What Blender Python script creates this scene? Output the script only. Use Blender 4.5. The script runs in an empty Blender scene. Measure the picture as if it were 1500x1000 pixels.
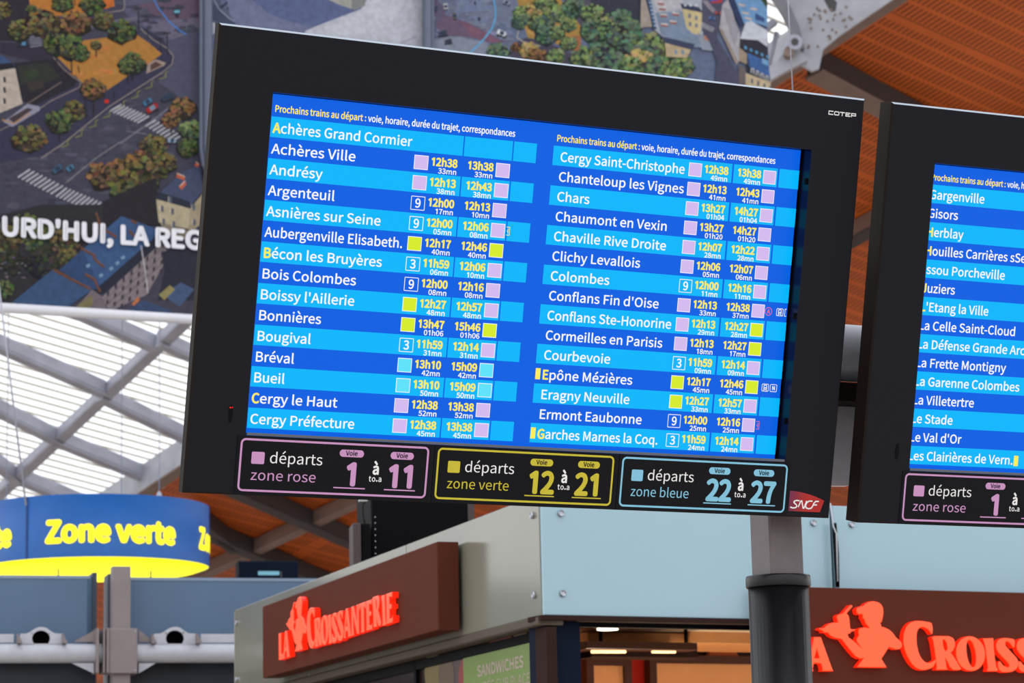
import bpy, bmesh, math, random
from math import sin, cos, tan, atan2, radians, pi, sqrt, hypot
from mathutils import Vector, Matrix

random.seed(7)
SC = bpy.context.scene
COL = SC.collection

# ------------------------------------------------------------------ camera
F_PX, PITCH, ROLL = 4046.74, 0.184911, -0.022015      # focal length in pixels of the 1500 px wide frame
EYE = Vector((0.0, 0.0, 1.6))
_fw = Vector((0, cos(PITCH), sin(PITCH)))
_rt = Vector((1, 0, 0))
_up = _rt.cross(_fw)
CR = cos(ROLL) * _rt + sin(ROLL) * _up
CU = -sin(ROLL) * _rt + cos(ROLL) * _up
cam_data = bpy.data.cameras.new('camera')
cam = bpy.data.objects.new('camera', cam_data)
COL.objects.link(cam)
cam.matrix_world = Matrix(((CR.x, CU.x, -_fw.x, EYE.x), (CR.y, CU.y, -_fw.y, EYE.y), (CR.z, CU.z, -_fw.z, EYE.z), (0, 0, 0, 1)))
cam_data.sensor_width = 36.0
cam_data.lens = F_PX / 1500 * 36
cam_data.clip_start = 0.1
cam_data.clip_end = 300
cam_data.dof.use_dof = True
cam_data.dof.focus_distance = 5.9
cam_data.dof.aperture_fstop = 12.0
SC.camera = cam

# ------------------------------------------------------------------ daylight
SC.view_settings.view_transform = 'Standard'
SC.view_settings.look = 'None'
SC.view_settings.gamma = 1.0
SC.view_settings.use_curve_mapping = False
SC.view_settings.exposure = 0.0
world = bpy.data.worlds.new('daylight')
SC.world = world
world.use_nodes = True
wt = world.node_tree
wt.nodes.clear()
w_out = wt.nodes.new('ShaderNodeOutputWorld')
w_bg = wt.nodes.new('ShaderNodeBackground')
w_tc = wt.nodes.new('ShaderNodeTexCoord')
w_sep = wt.nodes.new('ShaderNodeSeparateXYZ')
w_rmp = wt.nodes.new('ShaderNodeValToRGB')
w_rmp.color_ramp.elements[0].position = 0.0
w_rmp.color_ramp.elements[0].color = (0.34, 0.33, 0.34, 1)
w_rmp.color_ramp.elements[1].position = 1.0
w_rmp.color_ramp.elements[1].color = (1.0, 1.03, 1.1, 1)
for pos, c in ((0.46, (0.36, 0.35, 0.36, 1)), (0.54, (1.1, 1.12, 1.17, 1))):
    e = w_rmp.color_ramp.elements.new(pos)
    e.color = c
w_mr = wt.nodes.new('ShaderNodeMapRange')
w_mr.inputs['From Min'].default_value = -1
wt.links.new(w_tc.outputs['Generated'], w_sep.inputs[0])
wt.links.new(w_sep.outputs['Z'], w_mr.inputs['Value'])
wt.links.new(w_mr.outputs[0], w_rmp.inputs[0])
wt.links.new(w_rmp.outputs[0], w_bg.inputs[0])
w_bg.inputs[1].default_value = 1.35
wt.links.new(w_bg.outputs[0], w_out.inputs[0])


# ------------------------------------------------------------------ helpers
def ray(px, py):
    return _fw + (px - 750) / F_PX * CR - (py - 500) / F_PX * CU


def at(px, py, depth):
    d = ray(px, py)
    return EYE + d * (depth / d.y)


class Frame:
    """local axes: x along the face, y into it (away from the viewer), z up"""
    def __init__(s, o, yaw=0.0, tilt=0.0, axes=None):
        s.o = Vector(o)
        if axes:
            s.x, s.y, s.z = [Vector(a) for a in axes]
        else:
            a = radians(yaw)
            t = radians(tilt)
            s.x = Vector((cos(a), sin(a), 0))
            n = Vector((sin(a), -cos(a), 0))
            s.z = cos(t) * Vector((0, 0, 1)) + sin(t) * n
            s.y = s.z.cross(s.x)
        s.m = Matrix(((s.x.x, s.y.x, s.z.x, s.o.x), (s.x.y, s.y.y, s.z.y, s.o.y), (s.x.z, s.y.z, s.z.z, s.o.z), (0, 0, 0, 1)))

    def w(s, x, y=0, z=0):
        return s.o + s.x * x + s.y * y + s.z * z

    def px(s, px, py, y=0.0):
        """the point of the plane y = const of this frame that stands behind a pixel of the photograph: (x, z)"""
        d = ray(px, py)
        o = s.o + s.y * y
        t = (o - EYE).dot(s.y) / d.dot(s.y)
        p = EYE + d * t - o
        return (p.dot(s.x), p.dot(s.z))


WORLD = Frame((0, 0, 0), axes=((1, 0, 0), (0, 1, 0), (0, 0, 1)))


def lin(c):
    out = []
    for v in c[:3]:
        v = v / 255
        out.append(v / 12.92 if v <= 0.04045 else ((v + 0.055) / 1.055) ** 2.4)
    return (out[0], out[1], out[2], 1.0)


def mat(name, c, rough=0.5, metal=0.0, emit=None, power=1.0, spec=0.5, grain=0.06, scale=14.0, bump=0.0, attr=False):
    m = bpy.data.materials.new(name)
    m.use_nodes = True
    t = m.node_tree
    b = t.nodes['Principled BSDF']
    b.inputs['Roughness'].default_value = rough
    b.inputs['Metallic'].default_value = metal
    b.inputs['Specular IOR Level'].default_value = spec
    base = lin(c)
    b.inputs['Base Color'].default_value = base
    tc = t.nodes.new('ShaderNodeTexCoord')
    nz = t.nodes.new('ShaderNodeTexNoise')
    nz.inputs['Scale'].default_value = scale
    nz.inputs['Detail'].default_value = 4
    t.links.new(tc.outputs['Object'], nz.inputs['Vector'])
    if grain > 0 or attr:
        hs = t.nodes.new('ShaderNodeHueSaturation')
        mr = t.nodes.new('ShaderNodeMapRange')
        mr.inputs['From Min'].default_value = 0.3
        mr.inputs['From Max'].default_value = 0.7
        mr.inputs['To Min'].default_value = 1 - grain
        mr.inputs['To Max'].default_value = 1 + grain
        t.links.new(nz.outputs['Fac'], mr.inputs['Value'])
        t.links.new(mr.outputs[0], hs.inputs['Value'])
        hs.inputs['Color'].default_value = base
        if attr:
            at_ = t.nodes.new('ShaderNodeAttribute')
            at_.attribute_name = 'Col'
            t.links.new(at_.outputs['Color'], hs.inputs['Color'])
        t.links.new(hs.outputs[0], b.inputs['Base Color'])
    if bump > 0:
        bp = t.nodes.new('ShaderNodeBump')
        bp.inputs['Strength'].default_value = bump
        bp.inputs['Distance'].default_value = 0.01
        t.links.new(nz.outputs['Fac'], bp.inputs['Height'])
        t.links.new(bp.outputs[0], b.inputs['Normal'])
    if emit:
        b.inputs['Emission Color'].default_value = lin(emit)
        b.inputs['Emission Strength'].default_value = power
    return m


class MB:
    """collects faces in world space and links them as one mesh object"""
    def __init__(s, frame=WORLD):
        s.v, s.f, s.mi, s.cl, s.sm = [], [], [], [], []
        s.mats = []
        s.fr = frame
        s.cur = 0
        s.col = (1, 1, 1, 1)
        s.smooth = False
        s.warp = None

    def use(s, m):
        if m not in s.mats:
            s.mats.append(m)
        s.cur = s.mats.index(m)
        return s

    def pt(s, p):
        if s.warp:
            p = s.warp(p)
        s.v.append(s.fr.w(*p))
        return len(s.v) - 1

    def face(s, idx):
        s.f.append(idx)
        s.mi.append(s.cur)
        s.cl.append(s.col)
        s.sm.append(s.smooth)

    def poly(s, pts):
        s.face([s.pt(p) for p in pts])

    def quadxz(s, x0, z0, x1, z1, y=0.0):
        s.poly([(x0, y, z0), (x1, y, z0), (x1, y, z1), (x0, y, z1)])

    def box(s, x0, x1, y0, y1, z0, z1, bev=0.0):
        s.loft([(x0, x1, z0, z1, y0), (x0, x1, z0, z1, y1)], bev)

    def loft(s, secs, bev=0.0):
        """rectangular sections (x0, x1, z0, z1, y) from front to back; bev chamfers the first and last rim"""
        if bev > 0:
            a, b = secs[0], secs[-1]
            d = 1 if b[4] > a[4] else -1
            secs = [(a[0] + bev, a[1] - bev, a[2] + bev, a[3] - bev, a[4]), (a[0], a[1], a[2], a[3], a[4] + d * bev)] + list(secs[1:-1]) + \
                   [(b[0], b[1], b[2], b[3], b[4] - d * bev), (b[0] + bev, b[1] - bev, b[2] + bev, b[3] - bev, b[4])]
        rings = []
        for (x0, x1, z0, z1, y) in secs:
            rings.append([s.pt(p) for p in ((x0, y, z0), (x1, y, z0), (x1, y, z1), (x0, y, z1))])
        s.face(rings[0])
        for a, b in zip(rings, rings[1:]):
            for i in range(4):
                j = (i + 1) % 4
                s.face([a[j], a[i], b[i], b[j]])
        s.face(rings[-1][::-1])

    def prism(s, pts, y0, y1):
        """(x, z) outline extruded from y0 to y1"""
        a = [s.pt((x, y0, z)) for x, z in pts]
        b = [s.pt((x, y1, z)) for x, z in pts]
        s.face(a)
        s.face(b[::-1])
        n = len(pts)
        for i in range(n):
            j = (i + 1) % n
            s.face([a[j], a[i], b[i], b[j]])

    def ring(s, outer, inner, y0, y1=None):
        """flat ring between two outlines of the same point count, with thickness when y1 is given"""
        n = len(outer)
        a = [s.pt((x, y0, z)) for x, z in outer]
        b = [s.pt((x, y0, z)) for x, z in inner]
        for i in range(n):
            j = (i + 1) % n
            s.face([a[i], a[j], b[j], b[i]])
        if y1 is not None:
            c = [s.pt((x, y1, z)) for x, z in outer]
            d = [s.pt((x, y1, z)) for x, z in inner]
            for i in range(n):
                j = (i + 1) % n
                s.face([c[j], c[i], d[i], d[j]])
                s.face([a[j], a[i], c[i], c[j]])
                s.face([b[i], b[j], d[j], d[i]])

    def tube(s, path, r, n=12, caps=True):
        """round tube through local points; r one radius or one per point"""
        P = [Vector(p) for p in path]
        rs = r if isinstance(r, (list, tuple)) else [r] * len(P)
        rings = []
        ref = None
        for i, p in enumerate(P):
            d = (P[min(i + 1, len(P) - 1)] - P[max(i - 1, 0)]).normalized()
            if ref is None:
                ref = d.orthogonal().normalized()
            ref = (ref - d * ref.dot(d)).normalized()
            o = d.cross(ref)
            rings.append([s.pt(p + (ref * cos(2 * pi * k / n) + o * sin(2 * pi * k / n)) * rs[i]) for k in range(n)])
        sm = s.smooth
        s.smooth = True
        for a, b in zip(rings, rings[1:]):
            for k in range(n):
                l = (k + 1) % n
                s.face([a[k], a[l], b[l], b[k]])
        s.smooth = sm
        if caps:
            s.face(rings[0][::-1])
            s.face(rings[-1])

    def lathe(s, prof, n=32, c=(0, 0, 0)):
        """(radius, z) profile turned about the local z axis through c"""
        rings = []
        for r, z in prof:
            rings.append([s.pt((c[0] + r * cos(2 * pi * k / n), c[1] + r * sin(2 * pi * k / n), c[2] + z)) for k in range(n)])
        s.smooth = True
        for a, b in zip(rings, rings[1:]):
            for k in range(n):
                l = (k + 1) % n
                s.face([a[k], a[l], b[l], b[k]])
        s.smooth = False
        s.face(rings[0][::-1])
        s.face(rings[-1])

    def add(s, verts, faces, fn):
        i0 = len(s.v)
        for p in verts:
            s.pt(fn(p))
        for f in faces:
            s.face([i0 + i for i in f])

    def text(s, body, x, z, size, y=0.0, width=None, bold=0.0, align='L', slant=0.0, sx=1.0, track=0.0):
        """flat lettering; size is the cap height; width squeezes the line to a measured length"""
        em = size / 0.66
        w0 = sum(glyph(c)[0] for c in body) * em + track * em * max(len(body) - 1, 0)
        k = (width / w0) if width else sx
        w = w0 * k
        cx = x - (w if align == 'R' else w / 2 if align == 'C' else 0)
        offs = [(0, 0)]
        if bold > 0:
            offs = [(bold * cos(a), bold * sin(a)) for a in [pi / 4 * q for q in range(8)]] + [(0, 0)]
        for c in body:
            adv, vs, fs = glyph(c)
            for q, (ox, oz) in enumerate(offs):
                s.add(vs, fs, lambda p: (cx + p[0] * em * k + slant * p[1] * em + ox * size, y - q * 2e-6, z + p[1] * em + oz * size))
            cx += (adv + track) * em * k
        return w

    def build(s, name, parent=None, root=None, default=None):
        if not s.mats and default:
            s.mats.append(default)
        me = bpy.data.meshes.new(name)
        base = root if root is not None else (parent['_root'] if parent else None)
        inv = MATS[base].inverted() if base is not None else Matrix.Identity(4)
        me.from_pydata([inv @ p for p in s.v], [], s.f)
        for m in s.mats:
            me.materials.append(m)
        me.polygons.foreach_set('material_index', s.mi)
        me.polygons.foreach_set('use_smooth', s.sm)
        if any(c != (1, 1, 1, 1) for c in s.cl):
            ca = me.color_attributes.new('Col', 'FLOAT_COLOR', 'CORNER')
            data = []
            for f, c in zip(s.f, s.cl):
                data.extend(list(c) * len(f))
            ca.data.foreach_set('color', data)
        me.validate()
        me.update()
        o = bpy.data.objects.new(name, me)
        COL.objects.link(o)
        if parent is not None:
            o.parent = parent
            o['_root'] = base
        elif base is not None:
            o.matrix_world = MATS[base]
            o['_root'] = base
        return o


MATS = []


def base(m):
    MATS.append(m.m.copy() if isinstance(m, Frame) else m.copy())
    return len(MATS) - 1


def thing(name, label, cat, frame, group=None):
    o = bpy.data.objects.new(name, None)
    o.empty_display_size = 0.1
    COL.objects.link(o)
    o['_root'] = base(frame)
    o.matrix_world = MATS[o['_root']]
    return tag(o, label, cat, group)


def tag(o, label, cat, group=None):
    o['label'] = label
    o['category'] = cat
    if group:
        o['group'] = group
    return o


def struct(o, label=None, cat=None):
    o['kind'] = 'structure'
    if label:
        o['label'] = label
    if cat:
        o['category'] = cat
    return o


def single(mb, name, frame, label, cat, group=None):
    return tag(mb.build(name, root=base(frame)), label, cat, group)


def rrect(x0, z0, x1, z1, r, n=6):
    pts = []
    for cx, cz, a0 in ((x1 - r, z1 - r, 0), (x0 + r, z1 - r, pi / 2), (x0 + r, z0 + r, pi), (x1 - r, z0 + r, 1.5 * pi)):
        for k in range(n + 1):
            a = a0 + pi / 2 * k / n
            pts.append((cx + r * cos(a), cz + r * sin(a)))
    return pts


def ellipse(cx, cz, rx, rz, n=24, a0=0.0, rot=0.0):
    out = []
    for k in range(n):
        a = a0 + 2 * pi * k / n
        x, z = rx * cos(a), rz * sin(a)
        out.append((cx + x * cos(rot) - z * sin(rot), cz + x * sin(rot) + z * cos(rot)))
    return out


def smooth_closed(pts, sub=4, keep=()):
    """Catmull-Rom through a closed outline; indices in keep stay sharp"""
    n = len(pts)
    out = []
    for i in range(n):
        p0, p1, p2, p3 = pts[i - 1], pts[i], pts[(i + 1) % n], pts[(i + 2) % n]
        if i in keep:
            p0 = p1
        if (i + 1) % n in keep:
            p3 = p2
        for k in range(sub):
            t = k / sub
            t2, t3 = t * t, t * t * t
            out.append(tuple(0.5 * (2 * p1[j] + (p2[j] - p0[j]) * t + (2 * p0[j] - 5 * p1[j] + 4 * p2[j] - p3[j]) * t2 + (3 * p1[j] - p0[j] - 3 * p2[j] + p3[j]) * t3) for j in (0, 1)))
    return out


def outline_mesh(loops, extrude=0.0, bevel=0.0):
    """fills closed (x, z) loops (holes by even-odd) as a flat or thick mesh"""
    cu = bpy.data.curves.new('outline', 'CURVE')
    cu.dimensions = '2D'
    cu.fill_mode = 'BOTH' if extrude > 0 else 'FRONT'
    cu.extrude = extrude
    cu.bevel_depth = bevel
    cu.bevel_resolution = 1
    cu.offset = -bevel
    for lp in loops:
        sp = cu.splines.new('POLY')
        sp.points.add(len(lp) - 1)
        for q, p in zip(sp.points, lp):
            q.co = (p[0], p[1], 0, 1)
        sp.use_cyclic_u = True
    ob = bpy.data.objects.new('outline', cu)
    me = bpy.data.meshes.new_from_object(ob)
    vs = [tuple(v.co) for v in me.vertices]
    fs = [tuple(p.vertices) for p in me.polygons]
    bpy.data.meshes.remove(me)
    bpy.data.objects.remove(ob)
    bpy.data.curves.remove(cu)
    return vs, fs


_gc = {}


def glyph(c):
    if c in _gc:
        return _gc[c]
    if c == '·':
        vs, fs = outline_mesh([ellipse(0.11, 0.09, 0.09, 0.09)])
        _gc[c] = (0.22, vs, fs)
        return _gc[c]
    if c == '1':                                     # plain figure one, without a foot
        vs, fs = outline_mesh([[(0.245, 0), (0.335, 0), (0.335, 0.66), (0.262, 0.66), (0.095, 0.548), (0.135, 0.474), (0.245, 0.552)]])
        _gc[c] = (0.497, vs, fs)
        return _gc[c]
    parts = GLYPHS[c].split('|')
    adv = int(parts[0]) / 1000
    loops = []
    for p in parts[1:]:
        n = [int(q) / 1000 for q in p.split()]
        kn = [(Vector(n[i:i + 2]), Vector(n[i + 2:i + 4]), Vector(n[i + 4:i + 6])) for i in range(0, len(n), 6)]
        lp = []
        for i in range(len(kn)):
            a, b = kn[i], kn[(i + 1) % len(kn)]
            p0, p1, p2, p3 = a[1], a[2], b[0], b[1]
            chord = (p3 - p0).length or 1e-6
            dev = max(abs((p1 - p0).cross(p3 - p0)), abs((p2 - p0).cross(p3 - p0))) / chord
            seg = 1 if dev < 0.004 else 4
            for k in range(seg):
                t = k / seg
                q = (1 - t) ** 3 * p0 + 3 * (1 - t) ** 2 * t * p1 + 3 * (1 - t) * t * t * p2 + t ** 3 * p3
                lp.append((q.x, q.y))
        loops.append(lp)
    vs, fs = outline_mesh(loops) if loops else ([], [])
    _gc[c] = (adv, vs, fs)
    return _gc[c]


GLYPHS = {
"'": '250|94 491 99 435 116 435 133 435 150 435 155 491 161 547 166 602 166 633 167 664 167 694 139 694 110 694 81 694 82 664 82 633 83 602 88 547',
',': '250|61 -155 68 -171 149 -137 199 -69 199 17 199 77 173 113 130 113 96 113 68 92 68 56 68 20 95 -2 128 -2 131 -2 134 -1 138 -1 137 -55 104 -98 48 -122 54 -139',
'-': '312|41 242 41 221 118 221 195 221 272 221 272 242 272 263 272 284 195 284 118 284 41 284 41 263',
'.': '250|92 -12 125 -12 158 -12 185 14 185 50 185 88 158 113 125 113 92 113 66 88 66 50 66 14',
'0': '500|124 -12 250 -12 375 -12 456 102 456 332 456 561 375 672 250 672 124 672 45 561 45 332 45 102|325 55 250 55 176 55 124 139 124 332 124 525 176 607 250 607 325 607 376 525 376 332 376 139',
'1': '500|79 23 79 0 200 0 321 0 441 0 441 23 441 46 441 68 397 68 353 68 309 68 309 266 309 463 309 660 288 660 267 660 246 660 210 639 167 624 109 613 109 596 109 578 109 561 148 561 188 561 227 561 227 397 227 233 227 68 178 68 128 68 79 68 79 46',
'2': '500|40 16 40 0 178 0 316 0 455 0 455 24 455 47 455 71 394 71 333 71 272 71 239 71 198 68 164 65 319 212 423 346 423 478 423 595 348 672 231 672 147 672 89 634 36 575 52 560 68 544 84 529 121 573 167 605 221 605 303 605 342 550 342 475 342 361 247 230 40 49 40 32',
'3': '500|134 -12 237 -12 355 -12 449 59 449 176 449 267 387 325 310 344 310 345 310 347 310 348 380 373 427 427 427 507 427 611 346 672 234 672 158 672 100 638 50 593 65 576 80 559 95 541 132 579 178 605 231 605 301 605 343 564 343 501 343 429 297 375 160 375 160 354 160 333 160 312 313 312 366 259 366 179 366 104 311 57 231 57 157 57 107 93 68 132 54 115 40 97 26 79 69 32',
'4': '500|306 61 306 0 332 0 358 0 384 0 384 61 384 121 384 182 413 182 442 182 472 182 472 204 472 226 472 248 442 248 413 248 384 248 384 385 384 523 384 660 353 660 323 660 293 660 201 519 110 377 18 236 18 218 18 200 18 182 114 182 210 182 306 182 306 121|306 315 306 248 239 248 171 248 104 248 154 323 204 398 254 473 273 505 291 538 307 570 308 570 309 570 311 570 309 537 306 483 306 450 306 383',
'5': '500|132 -12 236 -12 347 -12 452 70 452 214 452 360 362 425 253 425 213 425 184 415 154 399 160 463 165 526 171 590 254 590 337 590 420 590 420 613 420 637 420 660 313 660 206 660 99 660 92 557 85 455 77 352 92 343 107 333 122 324 159 349 187 363 231 363 314 363 368 307 368 212 368 116 306 57 228 57 151 57 103 92 66 130 52 112 38 94 24 76 69 32',
'6': '500|145 -12 271 -12 374 -12 461 75 461 203 461 341 389 410 277 410 226 410 168 380 128 330 131 535 206 604 298 604 338 604 377 584 402 554 418 571 434 587 449 604 412 644 363 672 294 672 167 672 50 574 50 315 50 97|139 128 130 265 173 326 223 348 264 348 344 348 383 292 383 203 383 113 334 53 271 53 188 53',
'7': '500|190 250 178 0 207 0 235 0 264 0 275 258 303 412 457 610 457 627 457 643 457 660 320 660 182 660 44 660 44 637 44 613 44 590 151 590 258 590 365 590 235 410',
'8': '500|130 -12 252 -12 375 -12 458 63 458 158 458 249 405 299 348 332 348 334 348 335 348 337 386 367 435 427 435 496 435 598 366 670 254 670 151 670 73 602 73 502 73 433 114 384 162 350 162 349 162 348 162 347 102 314 41 252 41 164 41 62|341 398 297 358 219 389 148 424 148 502 148 566 192 609 253 609 323 609 365 557 365 492 365 443|330 50 253 50 174 50 114 101 114 171 114 234 152 286 205 321 299 283 380 250 380 161 380 95',
'9': '500|140 -12 212 -12 335 -12 451 91 451 358 451 568 356 672 229 672 126 672 40 586 40 457 40 321 112 250 222 250 276 250 333 282 374 330 367 126 294 57 209 57 166 57 126 76 97 107 82 90 67 73 52 56 89 17|364 536 373 400 329 337 279 312 235 312 157 312 117 369 117 457 117 548 166 608 230 608 313 608',
':': '250|92 351 125 351 158 351 185 376 185 414 185 451 158 477 125 477 92 477 66 451 66 414 66 376|92 -12 125 -12 158 -12 185 14 185 50 185 88 158 113 125 113 92 113 66 88 66 50 66 14',
'A': '547|78 220 4 0 32 0 59 0 87 0 109 67 130 134 151 202 232 202 312 202 393 202 414 134 435 67 456 0 485 0 514 0 544 0 469 220 394 440 320 660 289 660 258 660 227 660 152 440|239 267 172 267 183 301 194 335 204 369 228 444 249 515 270 592 271 592 273 592 274 592 295 516 316 444 340 369 351 335 361 301 372 267 305 267',
'B': '592|91 220 91 0 161 0 231 0 301 0 448 0 551 64 551 194 551 284 495 336 417 351 417 353 417 354 417 356 479 375 513 433 513 499 513 615 420 660 286 660 221 660 156 660 91 660 91 440|206 380 174 380 174 451 174 523 174 594 208 594 242 594 276 594 379 594 431 565 431 488 431 420 385 380 272 380 239 380|212 67 174 67 174 149 174 232 174 315 212 315 251 315 289 315 405 315 469 278 469 196 469 107 402 67 289 67 251 67',
'C': '574|175 -12 339 -12 425 -12 490 23 542 83 527 101 511 118 496 136 454 89 406 61 343 61 217 61 138 166 138 332 138 497 222 599 346 599 402 599 446 574 481 537 496 555 511 573 526 591 488 633 425 672 345 672 177 672 52 543 52 330 52 115',
'D': '619|91 220 91 0 147 0 203 0 259 0 458 0 566 123 566 332 566 543 458 660 256 660 201 660 146 660 91 660 91 440|199 68 174 68 174 243 174 418 174 592 199 592 224 592 249 592 404 592 481 500 481 332 481 166 404 68 249 68 224 68',
'E': '530|91 220 91 0 221 0 351 0 481 0 481 24 481 47 481 71 378 71 276 71 174 71 174 151 174 231 174 312 257 312 341 312 424 312 424 335 424 359 424 383 341 383 257 383 174 383 174 452 174 521 174 590 273 590 372 590 471 590 471 613 471 637 471 660 344 660 218 660 91 660 91 440',
'F': '497|91 220 91 0 119 0 146 0 174 0 174 99 174 197 174 296 258 296 342 296 426 296 426 320 426 343 426 366 342 366 258 366 174 366 174 441 174 515 174 590 273 590 372 590 471 590 471 613 471 637 471 660 344 660 218 660 91 660 91 440',
'G': '620|176 -12 350 -12 438 -12 511 21 554 65 554 157 554 250 554 342 481 342 409 342 337 342 337 319 337 296 337 273 384 273 430 273 477 273 477 215 477 158 477 100 451 76 405 61 358 61 217 61 138 166 138 332 138 497 224 599 357 599 423 599 466 571 500 537 515 555 530 573 545 591 507 630 447 672 355 672 180 672 52 543 52 330 52 115',
'H': '655|91 220 91 0 119 0 146 0 174 0 174 104 174 208 174 312 276 312 379 312 482 312 482 208 482 104 482 0 510 0 538 0 565 0 565 220 565 440 565 660 538 660 510 660 482 660 482 568 482 476 482 384 379 384 276 384 174 384 174 476 174 568 174 660 146 660 119 660 91 660 91 440',
'I': '264|91 220 91 0 119 0 146 0 174 0 174 220 174 440 174 660 146 660 119 660 91 660 91 440',
'J': '482|130 -12 213 -12 342 -12 395 79 395 194 395 349 395 505 395 660 367 660 339 660 312 660 312 507 312 354 312 202 312 102 276 61 205 61 158 61 121 83 91 136 71 122 51 107 32 93 70 24',
'K': '582|91 220 91 0 119 0 146 0 174 0 174 70 174 139 174 209 212 254 249 299 287 344 353 229 419 115 485 0 516 0 547 0 578 0 499 137 419 273 339 410 408 493 478 577 547 660 515 660 484 660 452 660 360 550 268 439 176 329 175 329 174 329 174 329 174 439 174 550 174 660 146 660 119 660 91 660 91 440',
'L': '489|91 220 91 0 215 0 339 0 463 0 463 24 463 47 463 71 366 71 270 71 174 71 174 267 174 464 174 660 146 660 119 660 91 660 91 440',
'M': '731|91 220 91 0 116 0 141 0 166 0 166 122 166 244 166 366 166 422 160 502 155 560 156 560 157 560 158 560 176 510 194 460 212 410 253 295 295 181 337 67 355 67 374 67 393 67 434 181 475 295 517 410 535 460 552 510 570 560 571 560 572 560 574 560 569 502 563 422 563 366 563 244 563 122 563 0 589 0 614 0 640 0 640 220 640 440 640 660 607 660 574 660 540 660 498 542 456 425 414 307 399 262 385 215 368 169 367 169 366 169 365 169 348 215 334 262 317 307 275 425 233 542 191 660 158 660 124 660 91 660 91 440',
'N': '651|91 220 91 0 117 0 143 0 169 0 169 116 169 231 169 347 169 416 163 486 159 553 161 553 162 553 163 553 187 508 210 462 234 417 314 278 394 139 475 0 503 0 532 0 560 0 560 220 560 440 560 660 534 660 507 660 481 660 481 546 481 431 481 317 481 249 487 174 493 108 491 108 490 108 488 108 464 153 441 199 417 244 336 383 256 521 176 660 147 660 119 660 91 660 91 440',
'O': '668|168 -12 334 -12 500 -12 616 121 616 332 616 544 500 672 334 672 168 672 52 544 52 332 52 121|453 61 334 61 215 61 138 167 138 332 138 497 215 599 334 599 453 599 530 497 530 332 530 167',
'P': '570|91 220 91 0 119 0 146 0 174 0 174 88 174 175 174 263 210 263 246 263 283 263 428 263 526 327 526 466 526 610 427 660 279 660 216 660 154 660 91 660 91 440|206 330 174 330 174 418 174 505 174 592 205 592 237 592 268 592 384 592 443 563 443 466 443 372 388 330 272 330 239 330',
'R': '572|211 347 174 347 174 429 174 511 174 592 211 592 248 592 285 592 388 592 445 562 445 475 445 389 388 347 285 347 248 347|399 93 453 0 484 0 515 0 547 0 491 96 435 193 379 289 468 311 528 372 528 475 528 612 431 660 297 660 228 660 160 660 91 660 91 440 91 220 91 0 119 0 146 0 174 0 174 93 174 187 174 280 213 280 253 280 293 280 346 187',
'S': '537|180 -12 274 -12 411 -12 498 71 498 176 498 274 438 319 362 352 331 366 300 379 268 393 217 414 158 438 158 503 158 562 207 599 282 599 343 599 392 575 432 538 447 555 461 573 475 591 429 638 360 672 282 672 162 672 74 599 74 497 74 401 147 354 208 328 240 314 271 300 303 286 366 258 413 237 413 168 413 104 362 61 275 61 206 61 140 94 93 143 76 124 60 105 43 86 100 26',
'U': '649|190 -12 325 -12 459 -12 562 60 562 272 562 401 562 531 562 660 535 660 508 660 482 660 482 530 482 400 482 270 482 112 412 61 325 61 239 61 171 112 171 270 171 400 171 530 171 660 143 660 116 660 88 660 88 531 88 401 88 272 88 60',
'V': '518|141 220 212 0 244 0 276 0 308 0 378 220 448 440 518 660 490 660 461 660 433 660 398 541 362 422 327 303 304 225 288 162 263 85 262 85 261 85 259 85 235 162 218 225 195 303 160 422 124 541 88 660 59 660 30 660 1 660 71 440',
'W': '791|116 220 163 0 196 0 229 0 262 0 295 133 327 265 360 398 371 450 384 498 393 548 395 548 396 548 397 548 408 498 418 450 429 398 463 265 496 133 529 0 563 0 597 0 630 0 676 220 721 440 766 660 740 660 713 660 687 660 663 540 640 420 616 301 604 230 592 158 580 86 578 86 576 86 574 86 558 158 544 231 528 301 497 420 466 540 436 660 410 660 385 660 359 660 329 540 299 420 268 301 252 230 236 158 222 86 220 86 219 86 218 86 204 158 192 230 178 301 155 420 132 540 109 660 80 660 52 660 23 660 70 440',
'Z': '543|45 17 45 0 197 0 349 0 501 0 501 24 501 47 501 71 383 71 265 71 148 71 264 251 380 431 496 610 496 627 496 643 496 660 356 660 216 660 77 660 77 637 77 613 77 590 182 590 288 590 393 590 277 410 161 230 45 50 45 34',
'a': '507|113 -12 195 -12 256 -12 311 20 357 59 358 59 359 59 360 59 363 39 365 20 367 0 390 0 412 0 435 0 435 100 435 200 435 301 435 422 385 502 266 502 186 502 118 466 74 438 84 419 95 400 105 381 144 407 195 433 252 433 332 433 353 373 353 310 145 286 53 233 53 127 53 39|266 55 219 55 170 55 132 77 132 132 132 195 188 236 353 255 353 209 353 164 353 119 305 77',
'b': '556|253 -12 298 -12 410 -12 511 85 511 252 511 403 442 502 316 502 261 502 207 471 162 433 163 462 164 491 166 520 166 586 166 651 166 717 138 717 110 717 83 717 83 478 83 239 83 0 105 0 127 0 149 0 151 17 153 34 156 50 157 50 158 50 159 50 202 12|366 58 285 58 252 58 208 70 166 108 166 194 166 280 166 366 212 409 255 432 295 432 389 432 425 360 425 251 425 131',
'c': '459|146 -12 276 -12 334 -12 390 12 434 50 422 68 410 87 398 105 367 78 328 57 283 57 193 57 131 131 131 244 131 357 196 432 285 432 323 432 355 415 383 390 396 408 410 426 424 444 390 475 346 502 282 502 156 502 47 407 47 244 47 82',
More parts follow.
